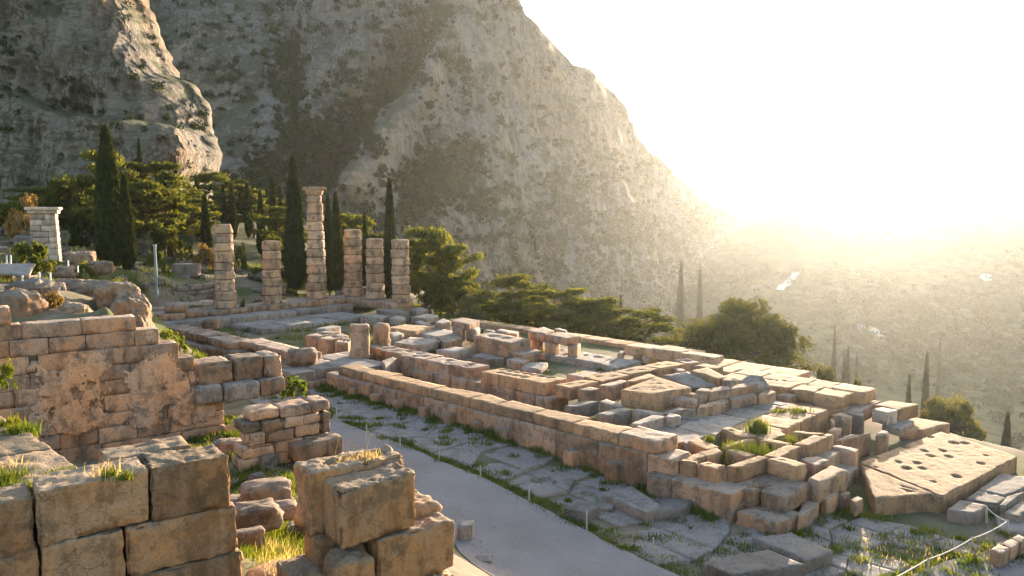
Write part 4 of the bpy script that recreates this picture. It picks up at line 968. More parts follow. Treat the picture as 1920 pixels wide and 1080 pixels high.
for (px0, px1, D, py, h, dep, lens, d0) in ((357, 523, 31.5, 683, .98, 1.5, (1.2, 2.1), 0), (360, 530, 31.0, 727, .75, 1.2, (.8, 1.5), -.8)):
    o_ = np.array([(px0 - 960) / F * D, D]); z = PD(px0, py, D)[2]; s, se = 0.0, s_at(px1, o_)
    while s < se - .1:
        e2 = min(s + random.uniform(*lens), se)
        if se - e2 < .4: e2 = se
        stone('block', sq(o_, s, e2 - .05, random.uniform(-.12, .12), dep), z + random.uniform(-.1, .06), h, random.choice(['rock', 'grey', 'lime']), t, rough=.09, rad=.12)
        s = e2
for (px, py, D, rx, rz, lab) in ((562, 775, 28.5, .55, .3, 'pale rock among the yellow weeds on the rubble masonry'), (475, 765, 29, .8, .25, 'flat grey rock on the terrace behind the rubble masonry'), (412, 765, 27.5, .5, .3, 'triangular rock beside the end of the tall wall')):
    g = GD(px, D); rock('rock', (g[0], g[1], g[2] - .1), rx, rx * .6, rz, 'rock', 0.3, lab, 'rock', RB)

# rocky outcrop behind the tall wall
def outcrop(lst, lab):
    parts = []
    for (px, py, D, rx, ry, rz, rot, am) in lst:
        o = rock('tmp', PD(px, py, D), rx, ry, rz, 'rock', rot, 'x', 'x', n=46, amp=am, box=.8)
        v = np.empty(len(o.data.vertices) * 3, np.float32); o.data.vertices.foreach_get('co', v); v = v.reshape(-1, 3) + np.array(o.location)
        v = v + (ridged(v / .8, 4) * .16 + fbm(v / .3, 3) * .07)[:, None] * np.array([.4, -.8, .5])
        f = np.empty(len(o.data.polygons) * 4, np.int32); o.data.polygons.foreach_get('vertices', f); parts.append((v, f.reshape(-1, 4)))
        bpy.data.objects.remove(o)
    return tag(link('rock_outcrop', *merge(parts), M['rock']), lab, 'rock outcrop')
outcrop([(245, 640, 40, .95, .9, 1.35, .3, .5), (222, 585, 41, 1.0, .9, .8, .5, .5), (262, 650, 39.5, .5, .5, .9, 0, .5)], 'overhanging rock outcrop behind the tall wall, its right edge catching the sun')
outcrop([(165, 575, 43, 1.5, 1.0, .75, -.4, .5), (195, 600, 42, 1.2, 1.0, .7, -.3, .5), (140, 560, 44, .9, .8, .6, 0, .5)], 'mossy brown rock bank left of the overhanging outcrop')
rock('rock_outcrop', PD(40, 608, 33.5), 1.0, .7, .8, 'rock', -.4, 'slanting pale boulder behind the top of the tall wall at the left edge', 'rock outcrop', n=34, amp=.35)
rock('rock_outcrop', PD(140, 600, 34), .7, .5, .42, 'rock', 0, 'heap of small sunlit rocks on the tall wall', 'rock outcrop', n=34, amp=.5)
for px, py, D, s_, lab in ((150, 497, 58, .8, 'sunlit boulder beside the stone pillar'), (190, 512, 56, .7, 'sunlit rock at the foot of the big cypress'), (120, 520, 54, .6, 'small rocks below the stone pillar')):
    rock('rock', PD(px, py, D), s_ * 1.2, s_, s_ * .7, 'rock', .3, lab, 'rock', amp=.5)
rs0 = np.random.default_rng(3); parts = []
for k in range(420):
    if k < 240: px, D = rs0.uniform(-60, 760), math.exp(rs0.uniform(math.log(36), math.log(95)))
    elif k < 330: px, D = rs0.uniform(420, 620), rs0.uniform(14, 30)
    else: px, D = rs0.uniform(760, 900), rs0.uniform(62, 82)
    g = GD(px, D); u_, v_ = UV(g[0], g[1])
    if 62 > u_ > -4 and -9 < v_ < 24: continue
    r_ = float(np.exp(rs0.normal(-1.5, .55))) * (D / 45) ** .5 * (.4 if 240 <= k < 330 else 1)
    o = rock('tmp', (g[0], g[1], g[2] - .1 * r_), r_ * 1.3, r_, r_ * .75, 'rock', rs0.uniform(0, 6), 'x', 'x', n=8, amp=.6)
    vv = np.empty(len(o.data.vertices) * 3, np.float32); o.data.vertices.foreach_get('co', vv); ff = np.empty(len(o.data.polygons) * 4, np.int32); o.data.polygons.foreach_get('vertices', ff)
    parts.append((vv.reshape(-1, 3) + np.array(o.location), ff.reshape(-1, 4))); bpy.data.objects.remove(o)
tag(link('rubble', *merge(parts), M['pave'], smooth=False), kind='stuff')
# grey roofed hut wall at the left edge
p = PD(25, 522, 44)
stone('stone_slab', [p[:2] + np.array(a) for a in ((-2.6, 0), (.85, .1), (.2, 1.8), (-2.6, 1.6))], [p[2] + .45, p[2] + .2, p[2] + .75, p[2] + .75], .14, 'grey', None, label='flat grey slab roof over low blocks at the left edge', cat='stone slab', rough=.02)
for a, lab in (((-2.4, .25), 'low block under the left part of the flat grey slab'), ((.0, .25), 'brown block under the right end of the flat grey slab')):
    stone('stone_block', [p[:2] + np.array(a) + np.array(b) for b in ((0, 0), (.7, 0), (.7, .9), (0, .9))], p[2] + .1, .9, 'column' if a[0] > -1 else 'grey', None, label=lab, cat='stone block')

# pillar monument
p = PD(88, 492, 58); zt = PD(88, 388, 58)[2]; pyaw = .42
pa = np.array([math.cos(pyaw), math.sin(pyaw)]); pb = np.array([-pa[1], pa[0]])
t = empty('stone_pillar', (p[0], p[1], p[2] - 1.2), 'tall square pillar of pale blocks with a wide cornice, beside the round bush', 'pillar')
def psq(w1, d1): return [p[:2] - pa * w1 - pb * d1, p[:2] + pa * w1 - pb * d1, p[:2] + pa * w1 + pb * d1, p[:2] - pa * w1 + pb * d1]
z = p[2] - 1.2; ncr = 11; ch = (zt - .5 - z) / ncr
for k in range(ncr):
    f_ = 1 - .018 * k; sp = random.uniform(-.35, .35)
    w1 = .98 * f_
    stone('course_block', [p[:2] - pa * w1 - pb * w1, p[:2] + pa * sp - pb * w1, p[:2] + pa * sp + pb * w1, p[:2] - pa * w1 + pb * w1], z + ch, ch - .02, 'marble', t, rough=.03, cell=.2, rad=.03)
    stone('course_block', [p[:2] + pa * (sp + .02) - pb * w1, p[:2] + pa * w1 - pb * w1, p[:2] + pa * w1 + pb * w1, p[:2] + pa * (sp + .02) + pb * w1], z + ch, ch - .02, 'marble', t, rough=.03, cell=.2, rad=.03)
    z += ch
stone('cornice', psq(.96, .96), z + .26, .26, 'marble', t, rough=.02, cell=.2)
stone('cornice', psq(1.10, 1.10), z + .48, .22, 'marble', t, rough=.03, cell=.2, rad=.05)

# far terraces behind the leftmost column
def terrace(px0, px1, D0, D1, py0, py1, courses, ch, lens, lab, mat='grey'):
    a = PD(px0, py0, D0); b = PD(px1, py1, D1); L = np.linalg.norm((b - a)[:2]); dr = (b - a)[:2] / L; nn = np.array([-dr[1], dr[0]])
    t = wall('terrace_wall', (a[0], a[1], a[2] - courses * ch), lab)
    for c in range(courses):
        s = 0.0
        while s < L - .1:
            e2 = min(s + random.uniform(*lens), L); zz = (a[2] + (b[2] - a[2]) * s / L) - c * ch
            if L - e2 < .5: e2 = L
            stone('block', [a[:2] + dr * s, a[:2] + dr * (e2 - .03), a[:2] + dr * (e2 - .03) + nn * .8, a[:2] + dr * s + nn * .8], zz + random.uniform(-.03, .03), ch - .02, mat, t, rough=.06, cell=.35)
            s = e2
terrace(268, 404, 66, 70, 545, 531, 4, .46, (1.0, 2.0), 'long grey terrace wall left of the leftmost column')
terrace(258, 357, 72, 75, 521, 517, 2, .6, (1.5, 2.8), 'pale upper terrace wall behind the metal pole', 'pave')
terrace(240, 315, 78, 80, 508, 506, 2, .5, (1.5, 2.8), 'highest terrace wall at the right foot of the big cypress', 'pave')
terrace(283, 402, 64, 68, 577, 562, 2, .4, (1.0, 2.2), 'low bench like row of blocks left of the leftmost column', 'marble')
for px, py, D, w_, h, lab in ((345, 502, 76, 2.4, .7, 'dark flat block on the upper terrace'), (620, 565, 82, 2.5, .6, 'grey block lying behind the tallest column'), (470, 548, 78, 3.0, .6, 'grey slab behind the gap between the two left columns'), (480, 530, 84, 4.0, .8, 'low grey wall stone on the slope behind the left columns'), (690, 545, 84, 2.2, .7, 'pale slab between the right columns')):
    p = PD(px, py, D); stone('stone_block', [p[:2] + np.array(a) * w_ for a in ((-.5, 0), (.5, .05), (.5, .5), (-.5, .4))], p[2] + h * .5, h + .6, 'pave', None, label=lab, cat='stone block', rough=.06)
v, f = tube([PD(294, 548, 63) - np.array([0, 0, .4]), PD(292, 500, 63), PD(290, 462, 63)], [.11, .11, .10], 12)
t = link('metal_pole', v, f, M['metal']); tag(t, 'slim grey metal pole standing in front of the far terraces', 'pole')
v, f = tube([PD(290, 462, 63), PD(290, 458, 63)], [.15, .12], 12); link('cap', v, f, M['metal'], t)

# ================================================================== mountains
def rock_face_mat(name, base, warm, veg):
    m, t, out = newmat(name)
    geo = N(t, 'ShaderNodeNewGeometry'); pos = geo.outputs['Position']
    n0 = noise(t, pos, 0.012, 5, .6); n1 = noise(t, pos, 0.05, 6, .65); n2 = noise(t, pos, 0.3, 6, .7)
    st = noise(t, pos, 0.16, 6, .65, (1, .5, .16)); st2 = noise(t, pos, 0.55, 5, .65, (1, .6, .2))
    c = mix(t, ramp(t, n1, .35, .65), base, tuple(1.25 * a for a in base))
    c = mix(t, math_(t, 'MULTIPLY', ramp(t, n0, .50, .60), .7), c, warm)
    c = mix(t, math_(t, 'MULTIPLY', ramp(t, st, .50, .66), .6), c, tuple(.5 * a for a in base))
    c = mix(t, math_(t, 'MULTIPLY', ramp(t, st2, .56, .70), .5), c, tuple(1.6 * a for a in base))
    c = mix(t, math_(t, 'MULTIPLY', ramp(t, n2, .58, .72), .6), c, tuple(.42 * a for a in base))
    for (stc, sc_, wdt, amt) in (((1, .5, .12), .10, .016, .75), ((1, .6, .3), .28, .022, .6), ((.35, .35, 1), .16, .012, .45)):  # dark lines put the shade of cracks and ledges into the colour
        cn = noise(t, pos, sc_, 5, .6, stc)
        ln_ = ramp(t, math_(t, 'ABSOLUTE', math_(t, 'SUBTRACT', cn, .5)), wdt, .002)
        c = mix(t, math_(t, 'MULTIPLY', ln_, amt), c, tuple(.3 * a for a in base))
    sx = N(t, 'ShaderNodeSeparateXYZ'); t.links.new(geo.outputs['Normal'], sx.inputs[0])
    g = ramp(t, math_(t, 'ADD', math_(t, 'MULTIPLY', sx.outputs[2], .25), n1), .62, .70)
    c = mix(t, math_(t, 'MULTIPLY', g, .7), c, veg)
    b = N(t, 'ShaderNodeBsdfPrincipled'); b.inputs['Roughness'].default_value = .95; b.inputs['Specular IOR Level'].default_value = .1
    t.links.new(c, b.inputs['Base Color'])
    bp = N(t, 'ShaderNodeBump'); bp.inputs['Strength'].default_value = .8; bp.inputs['Distance'].default_value = 1.2
    t.links.new(math_(t, 'ADD', math_(t, 'MULTIPLY', n2, .8), math_(t, 'ADD', st, st2)), bp.inputs['Height']); t.links.new(bp.outputs[0], b.inputs['Normal'])
    t.links.new(b.outputs[0], out.inputs[0]); return m
M['cliff'] = rock_face_mat('grey limestone cliff', (.155, .13, .105), (.30, .16, .07), (.042, .05, .018))
M['mount'] = rock_face_mat('distant limestone mountain', (.158, .142, .124), (.25, .165, .095), (.036, .045, .019))
def ip(tab, x):
    a = np.array(tab, float); return np.interp(x, a[:, 0], a[:, 1])
def pdv(px, py, D):
    x = (px - 960) / F; y = -(py - 540) / F
    dx, dy, dz = x, np.cos(PITCH) + y * np.sin(PITCH), -np.sin(PITCH) + y * np.cos(PITCH)
    return np.stack([dx / dy * D, D, CAMZ + dz / dy * D], -1)
# big mountain -----------------------------------------------------
nx, nz = 640, 330
pxs = np.linspace(120, 1600, nx); ts = np.concatenate([np.linspace(0, 1, nz - 14), 1 + np.linspace(.02, .4, 14)])
PXg, Tg = np.meshgrid(pxs, ts, indexing='ij'); PXf, Tf = PXg.ravel(), Tg.ravel()
ridge = ip([(120, -130), (880, -120), (930, -80), (972, 0), (985, 30), (1002, 42), (1020, 62), (1045, 96), (1075, 124), (1095, 128), (1112, 138), (1150, 172), (1172, 205), (1186, 232), (1198, 262), (1215, 282), (1240, 302), (1290, 350), (1340, 386), (1390, 412), (1450, 450), (1600, 540)], PXf)
basey = ip([(120, 400), (600, 440), (800, 500), (900, 590), (1100, 670), (1300, 680), (1600, 640)], PXf)
Db = ip([(120, 250), (600, 260), (800, 262), (900, 280), (1100, 320), (1300, 420), (1600, 700)], PXf)
Dr = ip([(120, 420), (900, 410), (970, 420), (1100, 450), (1200, 500), (1290, 580), (1390, 680), (1600, 900)], PXf)
Tc = np.minimum(Tf, 1.0)
PYf = basey + (ridge - basey) * Tc
Dd = Db + (Dr - Db) * (0.75 * Tc + 0.25 * sstep(.15, .95, Tc)) ; Dd = Dd + np.maximum(0, Tf - 1) * 500
pt = pdv(PXf, PYf, Dd)
pt[:, 2] -= np.maximum(0, Tf - 1) * 260
# buttress and gullies
def segd(px, py, a, b):
    a = np.array(a, float); b = np.array(b, float); d_ = b - a; L2 = d_ @ d_
    t_ = np.clip(((px - a[0]) * d_[0] + (py - a[1]) * d_[1]) / L2, 0, 1)
    return np.hypot(px - a[0] - t_ * d_[0], py - a[1] - t_ * d_[1])
wob = 14 * fbm(np.column_stack([PXf / 60, PYf / 60, PXf * 0]), 3)
but = np.exp(-((segd(PXf + wob, PYf, (835, 100), (690, 350)) / 42) ** 2)) * 26 + np.exp(-((segd(PXf + wob, PYf, (690, 340), (660, 430)) / 40) ** 2)) * 9
gul = np.exp(-((segd(PXf + wob, PYf, (790, 90), (600, 330)) / 38) ** 2)) * 26 + np.exp(-((segd(PXf + wob, PYf, (540, 60), (575, 330)) / 25) ** 2)) * 9 + np.exp(-((segd(PXf + wob, PYf, (870, 330), (760, 350)) / 25) ** 2)) * 6
rib = ridged(np.column_stack([pt[:, 0] / 26 + .3 * pt[:, 2] / 26, pt[:, 1] / 80, pt[:, 2] / 95]), 5) * 11
rib2 = ridged(np.column_stack([pt[:, 0] / 8, pt[:, 1] / 30, pt[:, 2] / 26 + 7]), 5) * 5.0
led = fbm(np.column_stack([pt[:, 0] / 60, pt[:, 1] / 60, pt[:, 2] / 14]), 4) * 4.5
fine = fbm(pt / 5.5, 5, .6) * 3.0 + ridged(pt / np.array([4.5, 6, 9]) + 3, 4) * 2.0
fade = np.where(Tf > .985, .35, 1.0)
pt[:, 1] -= (but - gul + rib + rib2 + led + fine) * fade
pt[:, 0] += fbm(pt / 18 + 40, 3) * 3 * fade
pt[:, 2] += fbm(pt / 11 + 90, 4) * 2.0
ii = np.arange(nx * len(ts)).reshape(nx, len(ts))
mf = np.stack([ii[:-1, :-1], ii[1:, :-1], ii[1:, 1:], ii[:-1, 1:]], -1).reshape(-1, 4)
tag(link('mountain', pt, mf, M['mount']), kind='structure')
MT, MPX, MPY, MTF = pt.copy(), PXf, PYf, Tf
# near cliff at the left --------------------------------------------
nx, nz = 420, 330
sg = np.concatenate([np.linspace(0, 1, nx - 40), 1 + np.linspace(.01, .5, 40)]); pys = np.linspace(-130, 402, nz)
Sg, PYg = np.meshgrid(sg, pys, indexing='ij'); Sf, PYc = Sg.ravel(), PYg.ravel()
edge = ip([(-130, 255), (0, 288), (20, 294), (83, 318), (150, 346), (162, 374), (200, 400), (253, 413), (293, 427), (325, 422), (345, 408), (402, 410)], PYc)
edge = edge + 5 * fbm(np.column_stack([PYc / 18, PYc * 0, PYc * 0]), 3)
S1 = np.minimum(Sf, 1.0)
PXc = -600 + (edge + 600) * S1
back = np.maximum(0, Sf - 1)
PXc = PXc - back * 40
hgt = (402 - PYc) / 532
Dc = 138 + 26 * hgt + 15 * sstep(edge - 90, edge + 10, PXc) ** 1.5 - 14 * sstep(.0, .9, S1) + back * 160
lineY = ip([(-600, 120), (0, 165), (100, 205), (160, 222), (290, 236), (430, 262)], PXc)
Dc = Dc - 9 * sstep(lineY - 8, lineY + 5, PYc + 6 * fbm(np.column_stack([PXc / 30, PXc * 0, PXc * 0]), 3))
pc = pdv(PXc, PYc, Dc)
rib = ridged(np.column_stack([pc[:, 0] / 15 + pc[:, 2] / 40, pc[:, 1] / 45, pc[:, 2] / 55]), 5) * 4.6
rib2 = ridged(np.column_stack([pc[:, 0] / 4.5 + pc[:, 2] / 14, pc[:, 1] / 16, pc[:, 2] / 17 + 3]), 5) * 2.4
led = fbm(np.column_stack([pc[:, 0] / 25, pc[:, 1] / 25, pc[:, 2] / 7]), 4) * 2.2
fine = fbm(pc / 2.6, 5, .6) * 1.5 + ridged(pc / np.array([2.2, 3, 4.5]) + 3, 4) * 1.1
k_ = np.where(Sf > 1, .4, 1.0)
pc[:, 1] -= (rib * (1 + .9 * sstep(edge - 150, edge - 20, PXc)) + rib2 * 1.3 + led + fine * 1.3) * k_
pc[:, 0] += fbm(pc / 9 + 40, 4) * 1.6 * k_
ii = np.arange(nx * nz).reshape(nx, nz)
cfc = np.stack([ii[:-1, :-1], ii[:-1, 1:], ii[1:, 1:], ii[1:, :-1]], -1).reshape(-1, 4)
tag(link('cliff', pc, cfc, M['cliff']), kind='structure')

# ================================================================== plants
def leaves(pos, size, up=0.0, aspect=1.6):
    """small leaf faces at the given places, turned at random (up = share of upright ones)"""
    pos = np.asarray(pos, float); n = len(pos)
    a = rng.normal(size=(n, 3)); a[:, 2] = a[:, 2] * (1 - up) + up * 2.5
    a /= np.linalg.norm(a, axis=1, keepdims=True)
    b = rng.normal(size=(n, 3)); b -= (a * b).sum(1, keepdims=True) * a; b /= np.linalg.norm(b, axis=1, keepdims=True)
    s = (size * rng.uniform(.6, 1.35, n))[:, None]
    a = a * s * aspect * .5; b = b * s * .5
    v = np.stack([pos - a, pos + b * .9, pos + a, pos - b * .9], 1).reshape(-1, 3)
    return v, np.arange(4 * n).reshape(n, 4)
def inball(n, r, c, shell=.55):
    d_ = rng.normal(size=(n, 3)); d_ /= np.linalg.norm(d_, axis=1, keepdims=True)
    return np.array(c) + d_ * (shell + (1 - shell) * rng.random((n, 1))) * np.array(r) * (1 + .25 * fbm(d_ * 2.1 + np.array(c), 2))[:, None]
def limb(a, b, r0, r1, sag=.1, n=5):
    a, b = np.array(a, float), np.array(b, float); m_ = []
    for i in range(n + 1):
        f = i / n; m_.append(a + (b - a) * f + np.array([0, 0, -sag * math.sin(f * math.pi) * np.linalg.norm(b - a)]) + rng.normal(size=3) * .015 * np.linalg.norm(b - a))
    return tube(m_, np.linspace(r0, r1, n + 1), 6)
def tree_obj(name, trunk, crown, leafm, kids=None):
    r = bpy.data.objects.new(name, None); COL.objects.link(r); r.empty_display_size = .5
    t_ = link('trunk', *trunk, M['bark'], r); c_ = link('crown', *crown, M[leafm], r, smooth=False)
    return r
def mk_pine(seed, wide=1.0, leafm='pine', nleaf=6500):
    global rng
    rng = np.random.default_rng(seed)
    H = 10.0; top = np.array([rng.normal() * .5, rng.normal() * .5, H * .93])
    tr = [limb((0, 0, -1.5), top, .24, .05, 0, 8)]; pts = []
    nb = 17
    for i in range(nb):
        f = .30 + .68 * i / (nb - 1); base = top * f; base = np.array([base[0], base[1], base[2]])
        az = i * 2.4 + rng.normal() * .4; L_ = (2.9 * (1 - ((f - .5) / .62) ** 2) + .45) * wide * rng.uniform(.65, 1.2)
        tip = base + np.array([math.cos(az) * L_, math.sin(az) * L_, L_ * rng.uniform(.05, .4)])
        tr.append(limb(base, tip, .08, .02, .06))
        for k in range(3):
            c = base + (tip - base) * (1.0 - .30 * k) + rng.normal(size=3) * .2
            r_ = rng.uniform(.7, 1.2) * (1 - .12 * k)
            pts.append(inball(int(nleaf / nb / 3), (r_ * 1.25, r_ * 1.25, r_ * .5), c + np.array([0, 0, .15]), .35))
    pts.append(inball(160, (.7, .7, .6), top, .3))
    return tree_obj('pine_tree', merge(tr), leaves(np.concatenate(pts), .26, .35, 2.0), leafm)
def mk_cypress(seed, nleaf=3800):
    global rng
    rng = np.random.default_rng(seed)
    H = 10.0; z = rng.random(nleaf) ** .85
    az = rng.random(nleaf) * 2 * np.pi
    r = .98 * np.minimum(1, (z + .02) / .16) ** .6 * (1 - z) ** .62 * (1 + .06 * np.sin(9 * z + seed))
    v = np.column_stack([np.cos(az) * 1.6, np.sin(az) * 1.6, z * 5])
    r = r * (1 + .42 * fbm(v * 1.9 + seed, 4, .65)) * (1 - .28 * rng.random(nleaf) ** 2) + .03
    p = np.column_stack([r * np.cos(az), r * np.sin(az), .25 + z * (H - .3)])
    tr = tube([(0, 0, -1.5), (0, 0, 3), (0, 0, 8.5)], [.2, .14, .03], 6)
    return tree_obj('cypress_tree', tr, leaves(p, .27, .75, 2.2), 'cypress')
def mk_round(name, seed, nclump, nleaf, leafm, R_=4.0, H=8.0, size=.24, low=.25, tr_=.32):
    global rng
    rng = np.random.default_rng(seed)
    tr = [limb((0, 0, -1.5), (0, 0, H * .45), tr_, tr_ * .6, 0, 4)]; pts = []
    for i in range(nclump):
        az = rng.random() * 6.28; el = math.asin(rng.uniform(-.15, 1))
        rr = rng.uniform(.55, .92)
        c = np.array([math.cos(az) * math.cos(el) * R_ * rr, math.sin(az) * math.cos(el) * R_ * rr, H * (low + .2) + math.sin(el) * H * (.72 - low) * rr])
        s = rng.uniform(.13, .30) * R_
        if i % 3 == 0: tr.append(limb((0, 0, H * .35), c, tr_ * .38, tr_ * .1, -.05))
        pts.append(inball(nleaf // nclump, (s, s, s * .78), c, .45))
    return tree_obj(name, merge(tr), leaves(np.concatenate(pts), size, .1, 1.5), leafm)
USED = {}
def plant(proto, loc, sx, sz, label, cat_, group=None, rot=None):
    if id(proto) not in USED:
        USED[id(proto)] = [(c.name.split('.')[0], c.data, tuple(c.location)) for c in proto.children]; r = proto
    else:
        r = bpy.data.objects.new(proto.name.split('.')[0], None); r.empty_display_size = .5; COL.objects.link(r)
        for nm, me, l in USED[id(proto)]:
            c = bpy.data.objects.new(nm, me); c.location = l; c.parent = r; COL.objects.link(c)
    r.location = loc; r.scale = (sx, sx, sz); r.rotation_euler = (0, 0, random.uniform(0, 6.28) if rot is None else rot)
    return tag(r, label, cat_, group, 'thing')
PINES = [mk_pine(11), mk_pine(12, 1.15), mk_pine(13, .9), mk_pine(14, 1.3)]
CYPS = [mk_cypress(21), mk_cypress(22), mk_cypress(23)]
OAK = mk_round('round_tree', 31, 80, 15000, 'oak', 4.3, 8.0, .20, .12)
OLIVE = mk_round('olive_bush', 41, 45, 6000, 'olive', 3.0, 4.0, .17, .1)
LEAFY = mk_round('leafy_tree', 51, 50, 6000, 'olive', 3.2, 6.5, .22, .15)
DARKT = [mk_round('leafy_tree', 61, 60, 6000, 'pine', 3.6, 7.5, .26, .1), mk_round('leafy_tree', 62, 50, 5000, 'cypress', 3.4, 7.0, .26, .08)]
SHR = [mk_round('shrub', 71, 24, 1500, 'shrub', 1.2, 1.3, .13, -.1, .05), mk_round('shrub', 72, 24, 1500, 'dry', 1.2, 1.2, .12, -.1, .05), mk_round('shrub', 73, 26, 1800, 'pine', 1.4, 1.6, .15, -.1, .05)]
def tree_at(proto, px, pyt, pyb, D, wpx, unit_w, unit_h, label, cat_, group=None):
    """tree whose top and foot appear at the given photo rows at distance D; foot sinks to the ground"""
    b = PD(px, pyb, D); tz = PD(px, pyt, D)[2]; g = zg1(b[0], b[1]); z0 = min(b[2], g + .3)
    plant(proto, (b[0], b[1], z0), wpx * 2 * D / F / unit_w, (tz - z0) / unit_h, label, cat_, group)
CY = 'cypresses on the slope behind the temple'
for i, (px, yt, yb, D, hw, lab) in enumerate([
    (210, 238, 506, 68, 27, 'biggest and broadest cypress, dark, right of the square pillar'), (240, 330, 508, 67, 17, 'second stem of the biggest cypress, its right edge lit by the sun'),
    (268, 262, 440, 98, 9, 'slim cypress spire rising behind the pines right of the biggest cypress'), (334, 292, 440, 108, 6, 'thin cypress spire against the foot of the left cliff'),
    (372, 332, 442, 104, 9, 'cypress left of a shorter one just above the leftmost column'), (386, 362, 446, 96, 10, 'short dark cypress directly above the leftmost column'),
    (421, 352, 428, 108, 7, 'slim cypress right above the gap after the leftmost column'), (436, 345, 430, 106, 9, 'cypress in the middle of the row between the two left columns'),
    (466, 334, 430, 112, 7, 'thin cypress in front of a pale pine above the second column'), (489, 358, 426, 102, 9, 'low cypress just above the second column'),
    (513, 332, 428, 104, 10, 'tall dark cypress right of the second column'), (527, 350, 428, 108, 7, 'slender cypress beside the tall dark one right of the second column'),
    (556, 296, 548, 84, 21, 'broad cypress directly left of the tallest column'), (618, 366, 540, 82, 11, 'left twin cypress just right of the tallest column'),
    (633, 362, 542, 80, 14, 'right twin cypress just right of the tallest column'), (686, 398, 530, 86, 8, 'thin cypress between the two middle column stumps'),
    (703, 412, 470, 92, 4, 'tiny cypress tip above the second column from the right'), (733, 337, 568, 79, 15, 'tall pointed cypress standing alone behind the rightmost column')]):
    tree_at(CYPS[i % 3], px, yt, yb, D, hw, 2.0, 10.0, lab, 'cypress', CY)
VC = 'cypresses in the valley'
for i, (px, yt, yb, D, hw, lab) in enumerate([
    (1735, 662, 738, 110, 8, 'tall cypress standing above the olive bush in the valley'), (1703, 704, 752, 105, 7, 'shorter cypress left of the olive bush'),
    (1886, 775, 838, 75, 11, 'dark cypress at the right edge beyond the pitted slab'), (1588, 650, 712, 150, 6, 'cypress in the valley right of the big round tree'),
    (1581, 662, 712, 152, 4, 'narrow cypress leaning on its taller neighbour right of the big round tree'), (1563, 612, 690, 170, 5, 'faint cypress with bright specks at its tip in the valley'),
    (1605, 660, 712, 155, 3, 'thin faint cypress behind the sunlit platform'), (1762, 622, 660, 220, 4, 'faint lone cypress higher up the valley side'),
    (1276, 490, 560, 250, 9, 'hazy broad cypress on the mountain foot above the pines'), (1312, 498, 560, 250, 7, 'hazy cypress right of the broad one on the mountain foot'),
    (1163, 555, 620, 120, 6, 'slim cypress tip rising out of the pine row')]):
    tree_at(CYPS[i % 3], px, yt, yb, D, hw, 2.0, 10.0, lab, 'cypress', VC)
PT = 'pines behind the temple'
for i, (px, yt, yb, D, hw, lab) in enumerate([
    (195, 275, 470, 84, 36, 'dense pine behind the biggest cypress'), (290, 300, 450, 88, 45, 'layered green pine right of the biggest cypress'), (325, 335, 455, 84, 40, 'sunlit layered pine above the metal pole'),
    (255, 345, 470, 80, 30, 'bushy pine at the right side of the biggest cypress'), (410, 318, 425, 112, 34, 'pale green pine under the edge of the left cliff'), (360, 370, 450, 100, 28, 'low pine left of the leftmost column'),
    (478, 342, 430, 114, 28, 'pale sunlit pine among the cypresses above the second column'), (655, 392, 530, 90, 30, 'sunlit pine between the tallest column and the cracked column'),
    (800, 418, 608, 78, 46, 'tall open pine right of the rightmost column'), (838, 455, 612, 76, 34, 'second tall pine right of the columns'), (868, 512, 630, 74, 48, 'dark spreading pine behind the south edge'),
    (785, 440, 600, 84, 26, 'slender pine close behind the rightmost column'), (972, 508, 655, 75, 38, 'pine with one raised bough in the middle of the pine row'), (1040, 538, 672, 72, 52, 'broad golden pine in the middle of the pine row'),
    (1000, 560, 665, 73, 40, 'shaded pine left of the broad golden pine'), (1090, 560, 682, 71, 46, 'pine with a drooping crown right of the broad golden pine'), (1135, 552, 690, 70, 40, 'golden pine second from the right of the row'),
    (1205, 578, 695, 68, 42, 'last dark green pine of the row before the big round tree'), (1165, 600, 695, 69, 34, 'low pine filling the gap near the end of the row'), (925, 560, 655, 74, 36, 'young pine beside the yellow olive bushes'),
    (150, 330, 470, 100, 44, 'shady pine between the square pillar and the biggest cypress'), (60, 350, 440, 105, 44, 'dark pine high behind the square pillar'), (350, 352, 450, 116, 30, 'pine below the cliff, left of the row of thin cypresses'),
    (445, 372, 440, 118, 34, 'low pine filling the wood above the two left columns'), (505, 368, 440, 120, 34, 'dim pine behind the cypresses above the second column'), (540, 385, 470, 100, 30, 'shaded pine left of the broad cypress'),
    (600, 395, 540, 92, 30, 'pine half hidden by the tallest column'), (715, 430, 560, 88, 30, 'pine between the two rightmost columns'), (760, 470, 580, 84, 30, 'low pine just behind the rightmost column'), (270, 380, 470, 92, 34, 'dark pine right behind the lower part of the biggest cypress')]):
    tree_at(PINES[i % 4], px, yt, yb, D, hw * 1.3, 6.2, 10.4, lab, 'pine', PT)
tree_at(OAK, 1388, 540, 735, 60, 122, 8.6, 8.0, 'big round dense tree right behind the temple, golden against the valley', 'round tree')
tree_at(LEAFY, 1298, 590, 700, 63, 34, 6.4, 6.4, 'smaller leafy tree leaning on the left of the big round tree', 'leafy tree')
tree_at(OLIVE, 1775, 733, 835, 55, 66, 6.0, 3.9, 'wide silvery olive bush beyond the stacked corner blocks', 'olive bush')
OB = 'yellow green olive bushes behind the south edge'
for px, yt, yb, D, hw, lab in ((880, 545, 625, 72, 26, 'yellow olive bush below the dark spreading pine'), (905, 580, 625, 70, 22, 'low yellow olive bush behind the cap block'), (838, 585, 612, 70, 16, 'small yellow bush on the grassy bank'), (1545, 678, 725, 58, 32, 'yellowish bush at the right foot of the big round tree'), (1608, 700, 730, 55, 14, 'little yellowish bush behind the sunlit platform'), (1255, 628, 660, 66, 26, 'reddish bush between the pine row and the big round tree')):
    tree_at(OLIVE, px, yt, yb, D, hw, 6.0, 3.9, lab, 'bush', OB)
